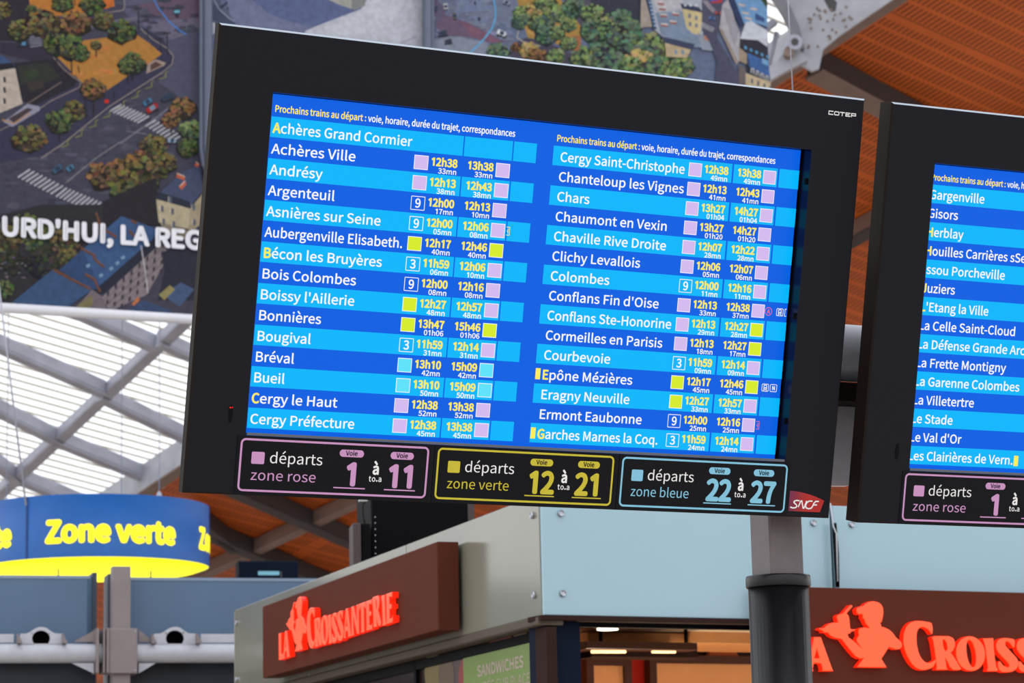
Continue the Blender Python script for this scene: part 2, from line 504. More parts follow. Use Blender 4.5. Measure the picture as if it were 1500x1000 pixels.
'd': '558|127 -12 249 -12 308 -12 360 20 398 58 399 58 400 58 401 58 403 38 405 19 408 0 430 0 453 0 475 0 475 239 475 478 475 717 448 717 420 717 393 717 393 654 393 591 393 529 394 501 396 473 397 445 354 480 317 502 259 502 148 502 48 402 48 244 48 81|312 58 267 58 182 58 132 127 132 245 132 357 195 432 274 432 314 432 352 418 393 381 393 295 393 210 393 124 352 79',
'e': '499|150 -12 281 -12 347 -12 399 10 441 38 432 56 422 74 412 93 375 68 338 54 290 54 197 54 133 121 128 225 238 225 348 225 457 225 459 238 461 254 461 272 461 411 391 502 266 502 154 502 47 403 47 244 47 83|214 284 127 284 137 381 198 436 267 436 344 436 389 383 389 284 302 284',
'f': '293|30 443 30 422 52 422 74 422 96 422 96 282 96 141 96 0 124 0 151 0 178 0 178 141 178 282 178 422 213 422 247 422 282 422 282 445 282 467 282 489 247 489 213 489 178 489 178 515 178 541 178 566 178 629 201 663 248 663 265 663 285 658 303 649 309 671 315 692 321 713 298 722 269 728 239 728 141 728 96 666 96 567 96 541 96 515 96 489 74 487 52 486 30 484 30 464',
'g': '508|129 -225 248 -225 399 -225 495 -147 495 -56 495 25 438 60 325 60 293 60 261 60 229 60 163 60 143 83 143 113 143 140 157 157 175 172 196 161 223 155 247 155 348 155 426 221 426 325 426 367 410 403 386 426 420 426 453 426 486 426 486 447 486 468 486 489 429 489 373 489 316 489 299 496 275 502 247 502 149 502 64 434 64 327 64 268 95 221 128 195 128 194 128 193 128 192 102 174 74 141 74 101 74 62 93 36 118 21 118 19 118 18 118 16 72 -12 46 -52 46 -95 46 -178|303 211 247 211 191 211 143 256 143 327 143 399 190 441 247 441 305 441 351 399 351 327 351 256|354 -168 259 -168 170 -168 118 -135 118 -83 118 -55 132 -25 167 0 189 -5 212 -7 231 -7 259 -7 287 -7 315 -7 380 -7 414 -23 414 -69 414 -120',
'h': '547|83 239 83 0 110 0 138 0 166 0 166 118 166 237 166 355 214 404 249 429 299 429 364 429 392 391 392 299 392 199 392 100 392 0 419 0 446 0 474 0 474 103 474 206 474 310 474 434 427 502 324 502 258 502 207 465 162 420 163 453 164 487 166 520 166 586 166 651 166 717 138 717 110 717 83 717 83 478',
'i': '248|83 163 83 0 110 0 138 0 166 0 166 163 166 326 166 489 138 489 110 489 83 489 83 326|92 590 124 590 157 590 179 611 179 645 179 676 157 698 124 698 92 698 70 676 70 645 70 611',
'j': '248|3 -218 32 -218 129 -218 166 -156 166 -56 166 126 166 307 166 489 138 489 111 489 84 489 84 307 84 126 84 -56 84 -115 72 -152 23 -152 6 -152 -11 -148 -23 -143 -29 -164 -34 -185 -40 -205 -23 -212|92 590 124 590 156 590 179 611 179 645 179 676 156 698 124 698 92 698 69 676 69 645 69 611',
'l': '256|108 -12 169 -12 192 -12 205 -8 217 -5 213 17 209 38 205 59 196 57 193 57 188 57 176 57 166 67 166 92 166 300 166 508 166 717 138 717 110 717 83 717 83 510 83 304 83 97 83 28',
'm': '834|83 163 83 0 110 0 138 0 166 0 166 118 166 237 166 355 210 405 251 429 288 429 350 429 379 391 379 299 379 199 379 100 379 0 406 0 434 0 461 0 461 118 461 237 461 355 507 405 547 429 584 429 646 429 675 391 675 299 675 199 675 100 675 0 703 0 730 0 757 0 757 103 757 206 757 310 757 434 710 502 610 502 549 502 499 463 448 408 428 466 388 502 312 502 254 502 203 465 160 418 160 418 159 418 158 418 156 442 153 465 150 489 128 489 105 489 83 489 83 326',
'n': '549|83 163 83 0 110 0 138 0 166 0 166 118 166 237 166 355 214 404 249 429 299 429 364 429 392 391 392 299 392 199 392 100 392 0 419 0 446 0 474 0 474 103 474 206 474 310 474 434 427 502 324 502 258 502 206 465 160 418 160 418 159 418 158 418 156 442 153 465 150 489 128 489 105 489 83 489 83 326',
'o': '546|153 -12 273 -12 393 -12 499 82 499 244 499 407 393 502 273 502 153 502 47 407 47 244 47 82|357 57 273 57 188 57 131 131 131 244 131 357 188 432 273 432 357 432 415 357 415 244 415 131',
'p': '558|83 26 83 -206 110 -206 138 -206 166 -206 166 -151 166 -96 166 -41 165 -12 164 17 163 45 207 8 254 -12 298 -12 410 -12 511 85 511 252 511 403 442 502 316 502 259 502 204 469 160 432 160 432 159 432 158 432 156 451 153 470 150 489 128 489 105 489 83 489 83 257|366 58 285 58 252 58 209 70 166 108 166 194 166 280 166 366 212 409 255 432 295 432 389 432 425 360 425 251 425 131',
'q': '558|393 -148 393 -206 420 -206 448 -206 475 -206 475 26 475 257 475 489 454 489 432 489 410 489 407 474 404 458 402 443 401 443 400 443 400 443 357 481 317 502 259 502 148 502 48 402 48 244 48 81 127 -12 249 -12 306 -12 357 18 397 57 396 27 394 -3 393 -32 393 -90|312 58 267 58 182 58 132 127 132 245 132 357 195 432 274 432 314 432 352 418 393 381 393 295 393 210 393 124 352 79',
'r': '349|83 163 83 0 110 0 138 0 166 0 166 105 166 209 166 314 198 397 248 428 288 428 309 428 320 425 336 420 341 443 346 467 351 491 336 499 321 502 299 502 245 502 194 462 160 400 160 400 159 400 158 400 156 429 153 459 150 489 128 489 105 489 83 489 83 326',
's': '421|141 -12 211 -12 326 -12 388 54 388 133 388 226 311 255 240 282 185 303 134 321 134 366 134 405 163 438 225 438 268 438 303 419 336 394 349 411 362 429 375 446 339 476 285 502 224 502 117 502 56 440 56 363 56 279 130 247 198 222 252 202 310 178 310 129 310 86 278 52 213 52 155 52 112 76 68 111 55 92 42 74 29 56 75 17',
't': '339|132 -12 236 -12 267 -12 299 -3 327 6 321 27 316 48 311 68 294 61 273 55 255 55 198 55 179 89 179 149 179 240 179 331 179 422 224 422 268 422 312 422 312 445 312 467 312 489 268 489 224 489 179 489 179 535 179 581 179 627 156 627 134 627 111 627 108 581 105 535 102 489 76 487 50 486 24 484 24 464 24 443 24 422 49 422 73 422 97 422 97 332 97 242 97 151 97 53',
'u': '547|122 -12 226 -12 293 -12 341 23 387 77 388 77 389 77 390 77 392 51 394 26 396 0 419 0 442 0 465 0 465 163 465 326 465 489 437 489 410 489 383 489 383 373 383 258 383 142 336 85 301 59 250 59 185 59 158 98 158 189 158 289 158 389 158 489 131 489 103 489 76 489 76 386 76 282 76 179 76 54',
'v': '469|129 163 188 0 220 0 252 0 285 0 342 163 400 326 457 489 430 489 403 489 376 489 345 396 315 303 284 211 269 163 253 113 239 67 237 67 236 67 234 67 220 113 204 163 189 211 158 303 128 396 97 489 69 489 40 489 12 489 71 326',
'x': '448|67 85 14 0 42 0 71 0 100 0 122 38 144 76 166 114 183 144 198 174 215 202 217 202 218 202 220 202 239 174 257 144 273 114 297 76 321 38 345 0 375 0 405 0 435 0 381 82 327 164 274 247 323 327 373 408 422 489 394 489 365 489 337 489 317 453 297 417 276 382 261 354 248 328 233 300 232 300 230 300 229 300 212 328 195 354 181 382 159 417 137 453 115 489 86 489 56 489 26 489 76 411 125 333 175 255 121 170',
'y': '469|68 -211 91 -211 188 -211 240 -137 274 -41 335 135 396 312 457 489 431 489 404 489 377 489 348 399 318 308 289 218 276 174 262 124 249 79 248 79 246 79 245 79 228 125 212 175 196 218 163 308 130 399 97 489 69 489 40 489 12 489 77 326 143 162 208 -1 204 -13 201 -26 197 -38 176 -98 142 -143 87 -143 74 -143 59 -139 50 -135 44 -157 39 -179 33 -201 49 -207',
'z': '428|32 15 32 0 155 0 278 0 402 0 402 22 402 44 402 67 313 67 224 67 135 67 221 193 307 319 393 445 393 460 393 474 393 489 282 489 171 489 59 489 59 467 59 445 59 422 136 422 212 422 289 422 203 296 117 170 32 44 32 29',
'É': '530|91 220 91 0 221 0 351 0 481 0 481 24 481 47 481 71 378 71 276 71 174 71 174 151 174 231 174 312 257 312 341 312 424 312 424 335 424 359 424 383 341 383 257 383 174 383 174 452 174 521 174 590 273 590 372 590 471 590 471 613 471 637 471 660 344 660 218 660 91 660 91 440|262 715 275 701 325 740 376 778 427 817 411 836 396 854 380 873 333 830 285 786 238 743 250 729',
'à': '507|113 -12 195 -12 256 -12 311 20 357 59 358 59 359 59 360 59 363 39 365 20 367 0 390 0 412 0 435 0 435 100 435 200 435 301 435 422 385 502 266 502 186 502 118 466 74 438 84 419 95 400 105 381 144 407 195 433 252 433 332 433 353 373 353 310 145 286 53 233 53 127 53 39|266 55 219 55 170 55 132 77 132 132 132 195 188 236 353 255 353 209 353 164 353 119 305 77|231 628 284 576 298 590 312 604 326 618 278 674 231 729 183 785 164 767 145 749 126 731 179 680',
'è': '499|150 -12 281 -12 347 -12 399 10 441 38 432 56 422 74 412 93 375 68 338 54 290 54 197 54 133 121 128 225 238 225 348 225 457 225 459 238 461 254 461 272 461 411 391 502 266 502 154 502 47 403 47 244 47 83|214 284 127 284 137 381 198 436 267 436 344 436 389 383 389 284 302 284|227 628 279 576 294 590 308 604 322 618 275 674 228 729 180 785 161 767 141 749 122 731 174 680',
'é': '499|150 -12 281 -12 347 -12 399 10 441 38 432 56 422 74 412 93 375 68 338 54 290 54 197 54 133 121 128 225 238 225 348 225 457 225 459 238 461 254 461 272 461 411 391 502 266 502 154 502 47 403 47 244 47 83|214 284 127 284 137 381 198 436 267 436 344 436 389 383 389 284 302 284|237 590 251 576 303 628 356 680 408 731 389 749 370 767 351 785 304 729 256 674 209 618 223 604',
'ô': '546|153 -12 273 -12 393 -12 499 82 499 244 499 407 393 502 273 502 153 502 47 407 47 244 47 82|357 57 273 57 188 57 131 131 131 244 131 357 188 432 273 432 357 432 415 357 415 244 415 131|155 651 117 604 129 593 140 583 152 572 191 610 231 647 270 685 272 685 273 685 275 685 314 647 354 610 393 572 405 583 417 593 429 604 390 651 352 698 314 745 287 745 259 745 231 745 193 698',
' ': '202'}
# ------------------------------------------------------------------ materials
M = {}
M['black'] = mat('black powder-coated steel', (25, 26, 31), 0.6, spec=0.12, grain=0.05, scale=160)
M['black_edge'] = mat('dark grey painted edge', (30, 22, 18), 0.6, spec=0.12, grain=0.05)
M['black_gloss'] = mat('black glossy plastic', (14, 14, 18), 0.3, spec=0.3, grain=0.03)
M['rim'] = mat('pale rim highlight', (172, 182, 192), 0.35, 0.5, grain=0.03)
M['slot'] = mat('black slot', (8, 8, 10), 0.7, spec=0.1, grain=0.02)
M['trim_highlight'] = mat('grey bezel highlight', (105, 110, 118), 0.35, 0.6, grain=0.05)
M['pane'] = mat('black label pane', (12, 12, 18), 0.35, spec=0.15, grain=0.03)
M['rose'] = mat('rose print', (206, 150, 197), 0.5, grain=0.04, scale=60)
M['verte'] = mat('yellow-green print', (205, 190, 42), 0.5, grain=0.04, scale=60)
M['bleue'] = mat('sky blue print', (132, 200, 226), 0.5, grain=0.04, scale=60)
M['white'] = mat('white print', (242, 240, 238), 0.5, grain=0.02, scale=60)


def screen_mat(name, c):
    m = mat(name, (4, 5, 8), 0.3, emit=c, power=1.0, spec=0.12, grain=0)
    return m


M['s_dark'] = screen_mat('screen deep blue', (5, 96, 226))
M['s_mid'] = screen_mat('screen row blue', (10, 98, 224))
M['s_light'] = screen_mat('screen light blue', (2, 182, 252))
M['s_white'] = screen_mat('screen white', (248, 248, 252))
M['s_yellow'] = screen_mat('screen yellow', (255, 236, 92))
M['s_lilac'] = screen_mat('screen lilac', (212, 186, 238))
M['s_green'] = screen_mat('screen lime', (214, 236, 42))
M['s_cyan'] = screen_mat('screen cyan', (96, 226, 250))
M['s_red'] = screen_mat('screen coral', (240, 110, 110))
M['s_dim'] = screen_mat('screen grey blue', (170, 170, 190))
M['led'] = mat('red indicator', (120, 5, 5), 0.3, emit=(255, 30, 25), power=1.5, grain=0)

BLACK_LINE = None


# ------------------------------------------------------------------ departure display boards
BW, BH = 1.5285, 0.9429
COLS = [0.0, 0.6383]
ROWP = 0.04214
LILAC, LIME, CYAN = 's_lilac', 's_green', 's_cyan'
LEFT_ROWS = [
    ('Achères Grand Cormier', 1, 0.307, None, None, None, None, None, None),
    ('Achères Ville', 0, 0.185, LILAC, '12h38', '33mn', '13h38', '33mn', LILAC),
    ('Andrésy', 0, 0.115, LILAC, '12h13', '38mn', '12h43', '38mn', LILAC),
    ('Argenteuil', 0, 0.146, '9', '12h00', '17mn', '12h13', '10mn', LILAC),
    ('Asnières sur Seine', 0, 0.252, '9', '12h00', '05mn', '12h06', '08mn', LILAC),
    ('Aubergenville Elisabeth.', 0, 0.305, LIME, '12h17', '40mn', '12h46', '40mn', LIME),
    ('Bécon les Bruyères', 1, 0.262, '3', '11h59', '06mn', '12h06', '10mn', LILAC),
    ('Bois Colombes', 0, 0.208, '9', '12h00', '08mn', '12h16', '08mn', LILAC),
    ('Boissy l\'Aillerie', 0, 0.208, LIME, '12h27', '48mn', '12h57', '48mn', LILAC),
    ('Bonnières', 0, 0.138, LIME, '13h47', '01h06', '15h46', '01h06', LIME),
    ('Bougival', 0, 0.119, '3', '11h59', '31mn', '12h14', '31mn', LILAC),
    ('Bréval', 0, 0.086, CYAN, '13h10', '42mn', '15h09', '42mn', CYAN),
    ('Bueil', 0, 0.069, CYAN, '13h10', '50mn', '15h09', '50mn', CYAN),
    ('Cergy le Haut', 1, 0.188, LILAC, '12h38', '52mn', '13h38', '52mn', LILAC),
    ('Cergy Préfecture', 0, 0.230, LILAC, '12h38', '45mn', '13h38', '45mn', LILAC)]
RIGHT_ROWS = [
    ('Cergy Saint-Christophe', 0, 0.304, LILAC, '12h38', '49mn', '13h38', '49mn', LILAC),
    ('Chanteloup les Vignes', 0, 0.306, LILAC, '12h13', '41mn', '12h43', '41mn', LILAC),
    ('Chars', 0, 0.079, LILAC, '13h27', '01h04', '14h27', '01h04', LILAC),
    ('Chaumont en Vexin', 0, 0.273, LILAC, '13h27', '01h20', '14h27', '01h20', LILAC),
    ('Chaville Rive Droite', 0, 0.274, LILAC, '12h07', '28mn', '12h22', '28mn', LILAC),
    ('Clichy Levallois', 0, 0.214, LILAC, '12h06', '05mn', '12h07', '06mn', LILAC),
    ('Colombes', 0, 0.143, '9', '12h00', '11mn', '12h16', '11mn', LILAC),
    ('Conflans Fin d\'Oise', 0, 0.268, LILAC, '12h13', '33mn', '12h38', '37mn', LILAC),
    ('Conflans Ste-Honorine', 0, 0.303, LILAC, '12h13', '29mn', '12h27', '28mn', LIME),
    ('Cormeilles en Parisis', 0, 0.285, LILAC, '12h13', '18mn', '12h27', '17mn', LIME),
    ('Courbevoie', 0, 0.161, '3', '11h59', '09mn', '12h14', '09mn', LILAC),
    ('Epône Mézières', 2, 0.219, LIME, '12h17', '45mn', '12h46', '45mn', LIME),
    ('Eragny Neuville', 0, 0.216, LIME, '12h27', '33mn', '12h57', '33mn', LILAC),
    ('Ermont Eaubonne', 0, 0.250, '9', '12h00', '25mn', '12h16', '25mn', LILAC),
    ('Garches Marnes la Coq.', 2, 0.294, '3', '11h59', '24mn', '12h14', '24mn', LILAC)]
FAR_ROWS = [(n, 1 if n[0] in 'HJ' else 0, None, None, None, None, None, None, None) for n in (
    'Gargenville', 'Gisors', 'Herblay', 'Houilles Carrières sSeine', 'Issou Porcheville', 'Juziers', "L'Etang la Ville",
    'La Celle Saint-Cloud', 'La Défense Grande Arche', 'La Frette Montigny', 'La Garenne Colombes', 'La Villetertre',
    'Le Stade', "Le Val d'Or", 'Les Clairières de Vern.')]
FAR_ROWS[6] = FAR_ROWS[6][:1] + (1,) + FAR_ROWS[6][2:]


def frame_strokes(b, x0, z0, x1, z1, w, r, y):
    b.ring(rrect(x0, z0, x1, z1, r), rrect(x0 + w, z0 + w, x1 - w, z1 - w, max(r - w, 0.0005)), y)


def screen_column(b, x0, rows, y, K):
    """one half of the timetable; x, z in screen metres times K, origin at the screen's bottom left corner"""
    Y1, Y2, Y3 = y - 0.0004, y - 0.0008, y - 0.0012

    def T(s, x, z, size, m, **k):
        if 'width' in k and k['width']:
            k['width'] *= K
        return b.use(M[m]).text(s, x * K, z * K, size * K, y=Y3, **k)

    def Q(x0_, z0_, x1_, z1_, m, yy):
        b.use(M[m]).quadxz(x0_ * K, z0_ * K, x1_ * K, z1_ * K, yy)
    hw = T('Prochains trains au départ : ', x0 + 0.0052, 0.6470, 0.0132, 's_yellow', width=0.2045, bold=0.03)
    T('voie, horaire, durée du trajet, correspondances', x0 + 0.0052 + 0.2045, 0.6470, 0.0132, 's_white', width=0.336, bold=0.03)
    for i, (name, mark, width, sq, t1, d1, t2, d2, sq2) in enumerate(rows):
        zt = 0.6375 - i * ROWP
        zb = zt - ROWP
        right = x0 > 0.3
        off = 0.0103 if right else 0.0
        if i % 2 == 0:
            if right:
                cuts = ((0.0, 0.4383), (0.4424, 0.5540), (0.5585, 0.6092))
            else:
                cuts = ((0.0, 0.4284), (0.4312, 0.5425), (0.5453, 0.5987))
            for a, c in cuts:
                Q(x0 + a, zb + 0.0006, x0 + c, zt - 0.0002, 's_light', Y1)
        tx = x0 + (0.0165 if right else 0.0047)
        zt_ = zb + 0.0098
        if mark:
            fw = T(name[0], tx, zt_, 0.0195, 's_yellow', bold=0.05) / K
            k = ((width - fw) if width else None)
            if k:
                T(name[1:], tx + fw, zt_, 0.0195, 's_white', width=k, bold=0.022)
            else:
                T(name[1:], tx + fw, zt_, 0.0195, 's_white', sx=1.02, bold=0.022)
        elif width:
            T(name, tx, zt_, 0.0195, 's_white', width=width, bold=0.022)
        else:
            T(name, tx, zt_, 0.0195, 's_white', sx=1.05, bold=0.022)
        if mark == 2:
            Q(x0 + 0.001, zb + 0.0088, x0 + 0.0125, zb + 0.0325, 's_yellow', Y2)
        if t1 is None:
            continue
        o = x0 + off
        if len(sq) == 1:
            b.use(M['s_white'])
            frame_strokes(b, (o + 0.3200) * K, (zb + 0.0062) * K, (o + 0.3520) * K, (zb + 0.0352) * K, 0.0014 * K, 0.0018 * K, Y2)
            T(sq, o + 0.3360, zb + 0.0118, 0.0180, 's_white', align='C', bold=0.03)
        else:
            Q(o + 0.3200, zb + 0.0062, o + 0.3520, zb + 0.0356, 's_white', Y1 - 0.0002)
            Q(o + 0.3213, zb + 0.0075, o + 0.3507, zb + 0.0343, sq, Y2)
        Q(o + 0.5076, zb + 0.0060, o + 0.5400, zb + 0.0356, 's_white', Y1 - 0.0002)
        Q(o + 0.5089, zb + 0.0073, o + 0.5387, zb + 0.0343, sq2, Y2)
        T(t1, o + 0.4186, zb + 0.0172, 0.0158, 's_yellow', width=0.061, bold=0.06, align='R')
        T(d1, o + 0.4180, zb + 0.0020, 0.0105, 's_white', sx=1.12, bold=0.035, align='R')
        T(t2, o + 0.5020, zb + 0.0172, 0.0158, 's_yellow', width=0.061, bold=0.06, align='R')
        T(d2, o + 0.5015, zb + 0.0020, 0.0105, 's_white', sx=1.12, bold=0.035, align='R')
        # connection symbols
        cx, cz = o + 0.5496, zb + 0.0215
        if right and i == 7:
            b.use(M['s_red'])
            b.ring([(p[0] * K, p[1] * K) for p in ellipse(cx + 0.0005, cz, 0.0092, 0.0092)], [(p[0] * K, p[1] * K) for p in ellipse(cx + 0.0005, cz, 0.0079, 0.0079)], Y2)
            T('A', cx + 0.0005, cz - 0.0042, 0.0085, 's_red', align='C', bold=0.05)
        if right and i in (7, 11):
            for k, (c, mm) in enumerate((('M', 's_white'), ('N', 's_white'))):
                xx = o + 0.5705 + k * 0.0212 - (0.021 if i == 11 else 0)
                if xx + 0.018 > 1.2450:
                    xe = 1.2450
                else:
                    xe = xx + 0.0180
                b.use(M[mm])
                if xe - xx > 0.012:
                    frame_strokes(b, xx * K, (cz - 0.0085) * K, xe * K, (cz + 0.0085) * K, 0.0013 * K, 0.003 * K, Y2)
                    if c == 'N':
                        T('N', xx + 0.009, cz - 0.0042, 0.0085, mm, align='C', bold=0.05)
                    else:
                        # small front view of a train
                        frame_strokes(b, (xx + 0.0048) * K, (cz - 0.0046) * K, (xx + 0.0132) * K, (cz + 0.0062) * K, 0.0016 * K, 0.002 * K, Y2)
                        Q(xx + 0.0055, cz - 0.0012, xx + 0.0125, cz + 0.0006, mm, Y3)
                        Q(xx + 0.0042, cz - 0.0066, xx + 0.0066, cz - 0.0050, mm, Y3)
                        Q(xx + 0.0114, cz - 0.0066, xx + 0.0138, cz - 0.0050, mm, Y3)
                elif xe > xx:
                    Q(xx, cz - 0.0085, xx + 0.0013, cz + 0.0085, mm, Y2)
                    Q(xx, cz - 0.0085, xe, cz - 0.0072, mm, Y2)
                    Q(xx, cz + 0.0072, xe, cz + 0.0085, mm, Y2)
        if (right and i == 13) or (not right and i == 4):
            mm = 's_red' if right else 's_yellow'
            Q(cx - 0.006, cz - 0.009, cx + 0.002, cz - 0.0077, mm, Y2)
            Q(cx - 0.006, cz + 0.0077, cx + 0.002, cz + 0.009, mm, Y2)
            Q(cx + 0.0008, cz - 0.009, cx + 0.002, cz + 0.009, mm, Y2)
            Q(cx - 0.0055, cz - 0.0006, cx - 0.003, cz + 0.0006, mm, Y2)
            Q(cx - 0.003, cz - 0.005, cx - 0.0016, cz + 0.005, mm, Y2)


def zone_label(root, x0, key, zone, n1, n2, w1=None, w2=None, zone_w=0.145):
    """black pane with a coloured outline; x0 is the left edge of the outline in board metres"""
    c = M[key]
    b = MB(FR[root.name])
    y = -0.0016
    x1, z0, z1 = x0 + 0.4180, 0.0083, 0.1163
    b.use(M['pane']).box(x0 - 0.0066, x1 + 0.0060, y, 0.001, 0.0015, 0.1205)
    y -= 0.0003
    b.use(c)
    frame_strokes(b, x0, z0, x1, z1, 0.0042, 0.011, y)
    b.prism(rrect(x0 + 0.0256, 0.0648, x0 + 0.0536, 0.0895, 0.003), y, y + 0.0002)
    b.use(M['white']).text('départs', x0 + 0.0640, 0.0678, 0.0218, y=y, width=0.1175)
    b.use(c).text('zone ' + zone, x0 + 0.0258, 0.0320, 0.0205, y=y, width=zone_w)
    for px0, px1, n in ((0.2172, 0.2713, n1), (0.3312, 0.3838, n2)):
        cx = x0 + (px0 + px1) / 2
        b.use(c).prism(rrect(x0 + px0, 0.0875, x0 + px1, 0.1025, 0.0074), y, y + 0.0002)
        b.use(M['pane']).text('Voie', cx, 0.0908, 0.0095, y=y - 0.0004, align='C', bold=0.03)
        ww = (0.0335 if n == '1' else 0.066 if n == '11' else 0.064)
        b.use(c).text(n, cx + (0.004 if n == '1' else 0.002), 0.0302, 0.0442, y=y, align='C', bold=0.065, width=ww)
        b.quadxz(cx - 0.0352, 0.0221, cx + 0.0352, 0.0246, y)
    ax = x0 + 0.3010
    b.use(M['white']).text('à', ax, 0.0545, 0.0225, y=y, align='C', bold=0.05, sx=0.9)
    b.text('to·a', ax, 0.0392, 0.0115, y=y, align='C', bold=0.02, sx=0.95, track=0.06)
    o = b.build('zone_label', root)
    o['label'] = {'rose': 'pink outlined zone rose label', 'verte': 'yellow outlined zone verte label', 'bleue': 'light blue outlined zone bleue label'}[key]
    return o


def make_board(fr, label, columns, labels, shift, logo, side):
    root = thing('departure_board', label, 'departure board', fr, 'departure boards on the post')
    FR[root.name] = fr
    ox0, ox1, oz0, oz1 = 0.1243, 1.4000, 0.1215, 0.8170
    if shift:
        ox0 += 0.0
    rec = 0.036
    b = MB(fr)
    b.use(M['black'])
    # front bezel with its opening, the chamfered rim, the sides and the tapered back
    c = 0.004
    outer = [(c, c), (BW - c, c), (BW - c, BH - c), (c, BH - c)]
    inner = [(ox0, oz0), (ox1, oz0), (ox1, oz1), (ox0, oz1)]
    b.ring(outer, inner, 0.0)
    i0 = [b.pt((x, 0, z)) for x, z in inner]
    i1 = [b.pt((x, rec + 0.004, z)) for x, z in inner]
    b.use(M['black_gloss'])
    for i in range(4):
        j = (i + 1) % 4
        b.face([i0[i], i0[j], i1[j], i1[i]])
    b.use(M['black_edge'])
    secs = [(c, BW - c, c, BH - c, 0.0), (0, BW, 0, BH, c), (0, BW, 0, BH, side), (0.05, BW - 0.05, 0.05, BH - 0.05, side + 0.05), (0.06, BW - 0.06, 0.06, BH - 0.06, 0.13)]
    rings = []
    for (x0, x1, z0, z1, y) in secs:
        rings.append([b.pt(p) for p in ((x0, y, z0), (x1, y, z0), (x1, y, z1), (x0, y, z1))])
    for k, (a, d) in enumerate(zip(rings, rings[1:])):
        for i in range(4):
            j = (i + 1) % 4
            b.use(M['rim'] if k == 0 and i == 2 else M['black_edge'])  # top chamfer is paler: its edge highlight is put into the colour
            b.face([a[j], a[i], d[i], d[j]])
    b.use(M['black_edge'])
    b.face(rings[-1][::-1])
    b.build('housing', root)
    # screen
    K = 1.0066
    sx = 0.1385 - shift
    sfr = Frame(fr.w(sx, rec, 0.1283), axes=(fr.x, fr.y, fr.z))
    b = MB(sfr)
    b.use(M['s_dark']).box(-0.03, 1.2472 * K if not shift else 1.27, 0.0, 0.003, -0.006, 0.6798 * K + 0.003)
    for x0, rows in columns:
        screen_column(b, x0, rows, 0.0, K)
    if shift:
        b.use(M['s_yellow']).quadxz(0.2935, 0.012, 0.3055, 0.036, -0.0008)
    sc = b.build('screen', root)
    sc['label'] = 'lit blue timetable screen'
    # grey strip under the screen, painting the bezel's edge highlight
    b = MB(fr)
    b.use(M['trim_highlight']).box(ox0 + 0.002, ox1 - 0.002, -0.0006, 0.004, 0.1222, 0.1274)
    b.build('screen_highlight', root)
    # latch pins on the inner right wall of the recess
    for z in (0.205, 0.44, 0.74):
        b = MB(fr)
        b.use(M['slot']).box(ox1 - 0.004, ox1 + 0.001, 0.008, 0.014, z, z + 0.014)
        b.build('latch', root)
    # sensor slot with its two lamps
    b = MB(fr)
    b.use(M['slot']).prism(ellipse(0.0882, 0.1640, 0.0042, 0.0182), -0.0012, 0.001)
    o = b.build('sensor_slot', root)
    if not shift:
        b = MB(fr)
        b.use(M['led'])
        b.prism(ellipse(0.0862, 0.1762, 0.0013, 0.0016, 10), -0.0022, -0.0012)
        b.prism(ellipse(0.0905, 0.1765, 0.0008, 0.0013, 10), -0.0022, -0.0012)
        b.build('indicator_light', o)['label'] = 'tiny red indicator light'
    for (x0, key, zone, n1, n2, zw) in labels:
        zone_label(root, x0, key, zone, n1, n2, zone_w=zw)
    if logo:
        b = MB(fr)
        # maker's lettering, wide square letters built from strokes
        b.use(M['white'])
        lx, lz, lh, lw, st = 1.4345, 0.8990, 0.0090, 0.0128, 0.0021
        for k, c in enumerate('COTEP'):
            x = lx + k * 0.01485
            H = lambda z: b.quadxz(x, z - st / 2, x + lw, z + st / 2, -0.0006)
            V = lambda xx, za, zb: b.quadxz(xx - st / 2, za, xx + st / 2, zb, -0.0007)
            t, m_, d = lz + lh - st / 2, lz + lh / 2, lz + st / 2
            if c in 'CE':
                H(t), H(d), V(x + st / 2, lz + 0.0012, lz + lh - 0.0012)
                if c == 'E':
                    b.quadxz(x, m_ - st / 2, x + lw * 0.8, m_ + st / 2, -0.0006)
            if c == 'O':
                frame_strokes(b, x, lz, x + lw + 0.0008, lz + lh, st, 0.003, -0.0006)
            if c == 'T':
                H(t), V(x + lw / 2, lz, lz + lh)
            if c == 'P':
                H(t), H(m_ - 0.001), V(x + st / 2, lz, lz + lh), V(x + lw - st / 2, m_ - 0.001, lz + lh - 0.001)
        b.build('maker_lettering', root)['label'] = 'small white COTEP lettering'
        # operator's logo: a red shield with a curved top, magenta at the left, and white lettering
        b = MB(fr)
        X0, X1, Z0 = 1.4186, 1.5100, 0.0130

        def top(t):
            return 0.0583 - 0.0190 * t ** 1.9
        n = 14
        for k in range(n):
            t0, t1 = k / n, (k + 1) / n
            q = min(t0 * 2.2, 1)
            b.col = lin((120 + 60 * q, 28 - 2 * q, 70 - 48 * q))
            b.use(M['logo'])
            xa, xb = X0 + t0 * (X1 - X0), X0 + t1 * (X1 - X0)
            ba, bb = min(X0 + t0 * 0.0826, xa), min(X0 + t1 * 0.0826, xb)
            b.poly([(ba, -0.0008, Z0), (bb, -0.0008, Z0), (xb, -0.0008, top(t1)), (xa, -0.0008, top(t0))])
        b.col = (1, 1, 1, 1)
        b.use(M['white'])

        def stroke(pts, w, y=-0.0016):
            for p, q in zip(pts, pts[1:]):
                dx, dz = q[0] - p[0], q[1] - p[1]
                l = hypot(dx, dz)
                nx, nz = -dz / l * w / 2, dx / l * w / 2
                ex, ez = dx / l * w * 0.25, dz / l * w * 0.25
                b.poly([(p[0] + nx - ex, y, p[1] + nz - ez), (q[0] + nx + ex, y, q[1] + nz + ez), (q[0] - nx + ex, y, q[1] - nz + ez), (p[0] - nx - ex, y, p[1] - nz - ez)])
                y -= 2e-5
